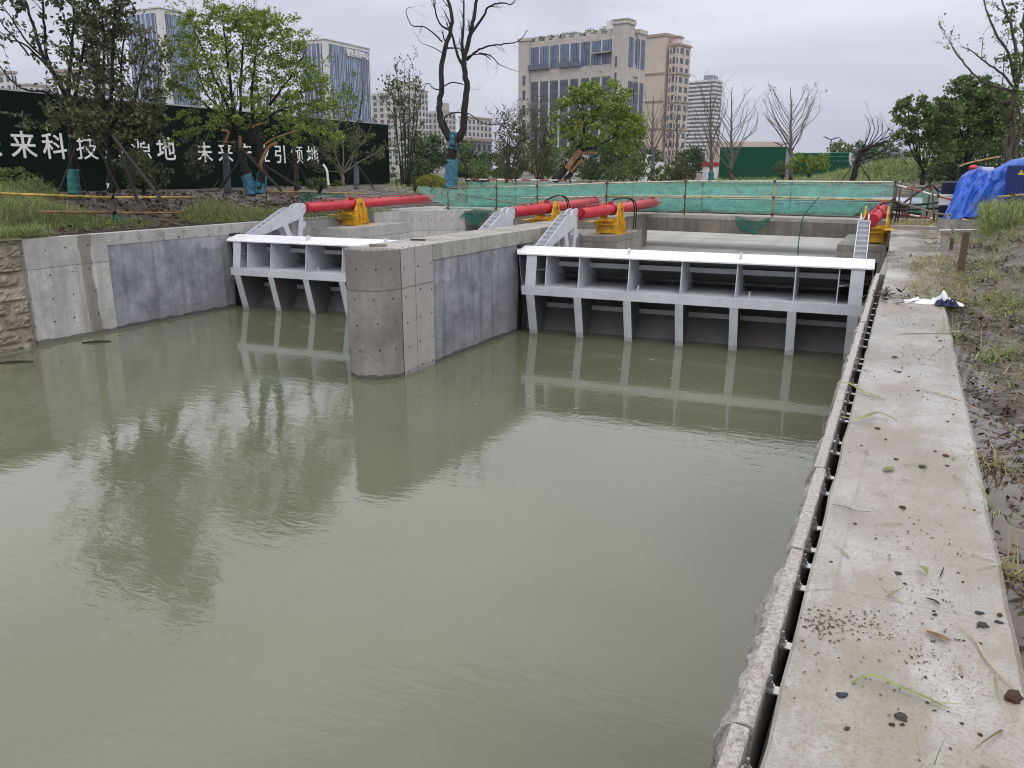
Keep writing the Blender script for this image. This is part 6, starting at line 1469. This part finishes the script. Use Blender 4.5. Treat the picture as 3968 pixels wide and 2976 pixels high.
strand('straw_stalk', 'reed lying straight across the far walkway', [W(3480, 1295), W(3580, 1292), W(3720, 1290)], .035, 'straw', 'stalk')
strand('dry_leaf', 'curled orange-brown leaf on the walkway', [W(3590, 2455), W(3640, 2478, .015), W(3685, 2492)], .03, 'bark_orange', 'leaf')
strand('green_leaf', 'pale green leaf flat on the walkway', [W(3425, 1828), W(3445, 1822, .012), W(3462, 1818)], .05, 'blade_green', 'leaf')
strand('green_leaf', 'small green leaf near the right of the walkway', [W(3563, 2212, .02), W(3580, 2225, .03), W(3592, 2236)], .03, 'blade_green', 'leaf')
strand('twig', 'crooked dark twig on the lower walkway', [W(3220, 1960), W(3280, 1972), W(3310, 1985), W(3372, 1990)], .008, 'wood_dark', 'twig')
strand('twig', 'short black twig beside a slate chip', [W(3585, 2325), W(3620, 2335), W(3640, 2352)], .014, 'rubber', 'twig')
strand('twig', 'thin curling twig upper right of the slate chips', [W(3640, 2245), W(3650, 2225), W(3655, 2205)], .006, 'wood_dark', 'twig')
# floating sticks and scraps on the water
for (x0, y0, x1, y1, lab) in ((318, 1330, 430, 1324, 'dark stick floating below the pale concrete wall'), (-10, 1409, 130, 1402, 'dark stick floating at the left edge below the stone wall')):
    a_, b_ = atz(x0 / S, y0 / S, WZ), atz(x1 / S, y1 / S, WZ); m = MB(); m.tube([a_, a_.lerp(b_, .5) + V((0, 0, .02)), b_], [.03, .04, .03], 6); tag(m.build('floating_stick', MAT['wood_dark']), lab, 'stick')
me = bpy.data.meshes.new('floating_leaf'); me.from_pydata([(-.05, 0, 0), (0, .025, .006), (.06, 0, 0), (0, -.025, .004)], [], [(0, 1, 2, 3)]); me.materials.append(MAT['straw'])
for i in range(45):
    o = bpy.data.objects.new('floating_leaf', me); COL.objects.link(o); yv = rr(13, 20); o.location = (rr(-9, -1.2) if rnd.random() < .6 else rr(-19.5, -11.5), yv, WZ + .006); s_ = rr(.4, 1.3); o.scale = (s_, s_, s_); o.rotation_euler.z = rr(0, 6)
    tag(o, 'tiny pale leaf scrap floating on the murky water near the gates', 'leaf', 'leaf scraps afloat near the gates')

# ------------------------------------------------------------------ grass, weeds and soil clods
def onh(x, y, dz=0): return V((x, y, h(x, y) + dz))
def heap(px, py, dist, rx, ry_, hz_):          # points within a low mound of cut greenery
    c = at(px, py, dist)
    def f():
        while True:
            u, v = rr(-1, 1), rr(-1, 1)
            if u * u + v * v < 1: break
        x, y = c.x + u * rx, c.y + v * ry_; return onh(x, y, hz_ * (1 - u * u - v * v) * rnd.random())
    return f
hp = [heap(30, 482, 24, 1.4, 2.4, .5), heap(75, 470, 24.5, .9, 1.4, .3), heap(0, 450, 25, 1.3, 1.8, .5)]
def pick(fs): return lambda: rnd.choice(fs)()
grass('cut_greenery', 'heap of feathery light green cut branches and grass at the left wall top', 'grass_green', 15000, pick(hp), .6, .009, 2.6, 1.8)
grass('cut_branches', 'long pale drooping stems lying over the left greenery heaps', 'grass_straw', 2600, pick(hp), .95, .010, 2.2, 2.2)
def over():
    y = rr(9.5, 13.8); return V((-20.35 + rr(-.5, .12), y, -.05 + rr(0, .25)))
grass('overhanging_grass', 'green grass spilling over the stone wall top at the left', 'grass_green', 2600, over, .5, .010, 2.6, 1.6)
hp2 = [heap(480, 452, 28.5, 1.0, 1.6, .5), heap(445, 445, 28.5, .7, 1.0, .5), heap(530, 445, 29.5, 1.1, 1.5, .4), heap(470, 425, 30, .9, 1.0, .4), heap(575, 440, 30.5, .8, 1.2, .2)]
grass('cut_greenery', 'heap of cut willow greenery left of the left gate arm', 'grass_green', 11000, pick(hp2), .6, .010, 2.6, 1.8)
grass('cut_branches', 'long pale drooping stems over the willow heap by the left gate arm', 'grass_straw', 2200, pick(hp2), .95, .010, 2.2, 2.2)
strand('pale_branch', 'pale cut branch poking out of the willow heap', [at(430, 455, 28.5) + V((0, 0, .1)), at(455, 415, 28.5), at(473, 388, 28.5)], .06, 'straw', 'branch')
hp3 = [heap(62, 405, 28, 1.1, 1.0, .7), heap(5, 405, 27, 1.2, 1.2, .5)]
grass('tall_weeds', 'tall feathery weeds before the hoarding at the far left', 'grass_green', 2600, pick(hp3), .5, .014, 1.6, 1.2)
hp4 = [heap(170, 478, 24.5, .8, 1.3, .1), heap(230, 470, 25, .8, 1.6, .1), heap(120, 490, 24, .6, 1, .1), heap(690, 452, 31, 1.0, 2.0, .1), heap(660, 440, 33, 1.0, 2, .15)]
grass('low_grass', 'yellowish low grass on the left bank edge', 'grass_lush', 4200, pick(hp4), .24, .014, 1.0, 1.1)
def deckg():
    return V((rr(-21.5, -19.6), rr(27.0, 29), 0 + .0))
grass('low_grass', 'green grass patch on the left deck under the red cylinder', 'grass_lush', 900, deckg, .2, .014, 1.0, 1.0)
m = MB()
for i in range(2600):
    x, y = rr(-28, -20.9), rr(11.5, 30); s_ = rr(.03, .11); c = onh(x, y, s_ * .3); a_ = [c + V((rr(-1, 1) * s_, rr(-1, 1) * s_, rr(-.5, .8) * s_)) for _ in range(6)]; m.add(a_, [(0, 1, 2), (0, 2, 3), (0, 3, 4), (0, 4, 1), (5, 1, 2), (5, 2, 3), (5, 3, 4), (5, 4, 1)])
tag(m.build('soil_clods', MAT['soil']), 'dark brown soil clods over the left bank', 'soil', kind='stuff')
grass('soil_straw', 'pale straw bits on the brown left bank soil', 'grass_straw', 2600, lambda: onh(rr(-27, -20.8), rr(13, 30), .02), .22, .014, .6, 2.5)
# right bank
def rb(e0, e1, y0, y1, pw=1.0):
    def f():
        while True:
            y = y0 + (y1 - y0) * rnd.random() ** pw; x = right_edge(y) + e0 + (e1 - e0) * rnd.random()
            e = x - right_edge(y); dens = sm(.08, .7, e) + .3 * (1 if y > 9 else 0)
            if rnd.random() < dens * (.06 + max(0, nz(x * 1.5, y * 1.0, 6) + .12 + .5 * nz(x * 4, y * 3, 2))): return onh(x, y, .005)
    return f
grass('flattened_straw', 'flattened straw and reed stems over the right bank mud', 'grass_straw', 15000, rb(.05, 3.6, 2, 25, 1.0), .3, .010, .5, 3.4)
grass('flattened_weeds', 'yellow-green trampled weeds over the right bank mud', 'grass_lush', 3600, rb(.3, 3.2, 3.5, 24, 1.0), .22, .011, .9, 1.4, bunch=3)
litter('leaf_litter', 'brown dead leaves trampled in the right bank mud', [onh(right_edge(y) + rr(.3, 2.6), y) for y in np.linspace(2.4, 20, 140)], 5200, .09, up=.4)
litter('mud_litter', 'sodden brown plant scraps along the walkway edge', [onh(right_edge(y) + rr(.02, .4), y) for y in np.linspace(2.2, 12, 90)], 1500, .07, up=.3)
grass('flattened_weeds', 'yellow-green weeds creeping over the far walkway', 'grass_straw', 1500, lambda: V((rr(.05, .8), rr(11.5, 17.5), .004)), .25, .012, .4, 3.5)
grass('step_grass', 'dry yellow grass tuft on the step at the walkway end', 'grass_straw', 1500, lambda: V((rr(-.6, .7), rr(26.3, 29), .09)), .2, .014, 1.0, 1.4)
def weed(px, py, label, n_=40, L=.2, mat='grass_lush', z=None, wd=.012, r_=.05):
    p = atz(px / S, py / S, -.03 if z is None else z); p.z = min(p.z, h(p.x, p.y)); m = MB()
    for _ in range(n_): m.blade(V((rnd.gauss(0, r_), rnd.gauss(0, r_), 0)), V((rr(-1.3, 1.3), rr(-1.3, 1.3), rr(.35, 1.2))), L * rr(.35, 1.25), wd * rr(.5, 1.2), rr(.5, 2.4), 5)
    tag(m.build('weed_clump', MAT[mat], loc=tuple(p)), label, 'weed', 'weed clumps by the walkway')
weed(3705, 1300, 'yellow-green weed clump at the walkway edge by the long puddle', 70, .3, r_=.06)
weed(3868, 1800, 'sprawling weed with brown stalks at the right walkway edge', 60, .3, 'grass_straw', r_=.05)
weed(3862, 1960, 'thin pale weed standing in the puddle low on the right', 22, .28, r_=.02)
weed(3935, 2215, 'reedy weed with reddish stems at the right frame edge', 55, .26, 'grass_straw', r_=.03)
weed(3620, 2985, 'spiky star-shaped weed at the very bottom of the walkway', 24, .16, 'grass_lush', wd=.006, r_=.008, z=0)
weed(3830, 1400, 'low pale weed between puddle and straw', 34, .24, r_=.05)
weed(3790, 1180, 'green weed in the mud right of the white cloth', 40, .26, r_=.06)
weed(3900, 1330, 'broad green weed on the straw bank', 60, .3, 'grass_lush', r_=.08, z=.1)
def hump(): 
    x, y, d = rr(3800, 3990), rr(770, 905), rr(18, 24); p = nat(x, y, d); return V((p.x, p.y, max(h(p.x, p.y), p.z - .15)))
grass('tall_weeds', 'drooping tall green weeds piled at the right edge under the tarpaulin', 'grass_green', 4200, hump, .42, .014, 1.4, 1.0)
c66 = at(1955, 372, 66)
def meadow():
    p = at(rr(1530, 2010), 380, rr(56, 78)); return onh(p.x, p.y)
grass('meadow_grass', 'light green meadow grass beyond the bridge', 'grass_lush', 12000, meadow, .6, .06, 1.2, .8)
def hillg():
    while True:
        u, v = rnd.gauss(0, .5), rnd.gauss(0, .5)
        if u * u + v * v < 2.2: return onh(c66.x + u * 8, c66.y + v * 9)
grass('meadow_grass', 'bright green grass covering the mound at the right', 'grass_lush', 14000, hillg, .45, .07, 1.4, 1.0)
def backg():
    p = at(rr(840, 1540), 380, rr(44, 60)); return onh(p.x, p.y)
grass('meadow_grass', 'dull green ground growth under the back trees', 'grass_green', 4500, backg, .45, .04, .9, .8)
# little white number painted on the multi-stem tree and pale pole scraps
text_mesh('7', .2, 'lettering_white', 'painted_number', bpy.data.objects['multi_stem_tree'], Matrix.Translation(at(233, 402, 26.9) - bpy.data.objects['multi_stem_tree'].location) @ Matrix.Rotation(YAW + .5, 4, 'Z') @ Matrix(((1, 0, 0, 0), (0, 0, -1, 0), (0, 1, 0, 0), (0, 0, 0, 1))), .01, .006)
m = MB(); m.tube(catmull([at(698, 355, 30), at(706, 368, 30), at(708, 385, 30), at(710, 400, 30)], 3), .04, 6); tag(m.build('white_stick', MAT['pipe_white']), 'bent white stick standing behind the left red cylinder', 'stick')
m = MB(); m.tube(catmull([at(1838, 330, 49), at(1836, 345, 49), at(1840, 360, 49)], 3), .07, 6); tag(m.build('white_sleeve', MAT['white_render'], smooth=True), 'white sleeve of bark wrap left of the windswept tree', 'sleeve')
print('all ok', len(bpy.data.objects))

hz = MB(); hz.box(-1000, 1000, -200, 1200, -6, 130)
hm = bpy.data.materials.new('haze'); hm.use_nodes = True; hm.node_tree.nodes.clear(); MAT['haze'] = hm
ho_ = hm.node_tree.nodes.new('ShaderNodeOutputMaterial'); pv = hm.node_tree.nodes.new('ShaderNodeVolumePrincipled')
pv.inputs['Color'].default_value = (.86, .89, .95, 1); pv.inputs['Density'].default_value = .0002; pv.inputs['Anisotropy'].default_value = .2
hm.node_tree.links.new(pv.outputs[0], ho_.inputs['Volume'])
o = hz.build('haze', hm); tag(o, kind='stuff')
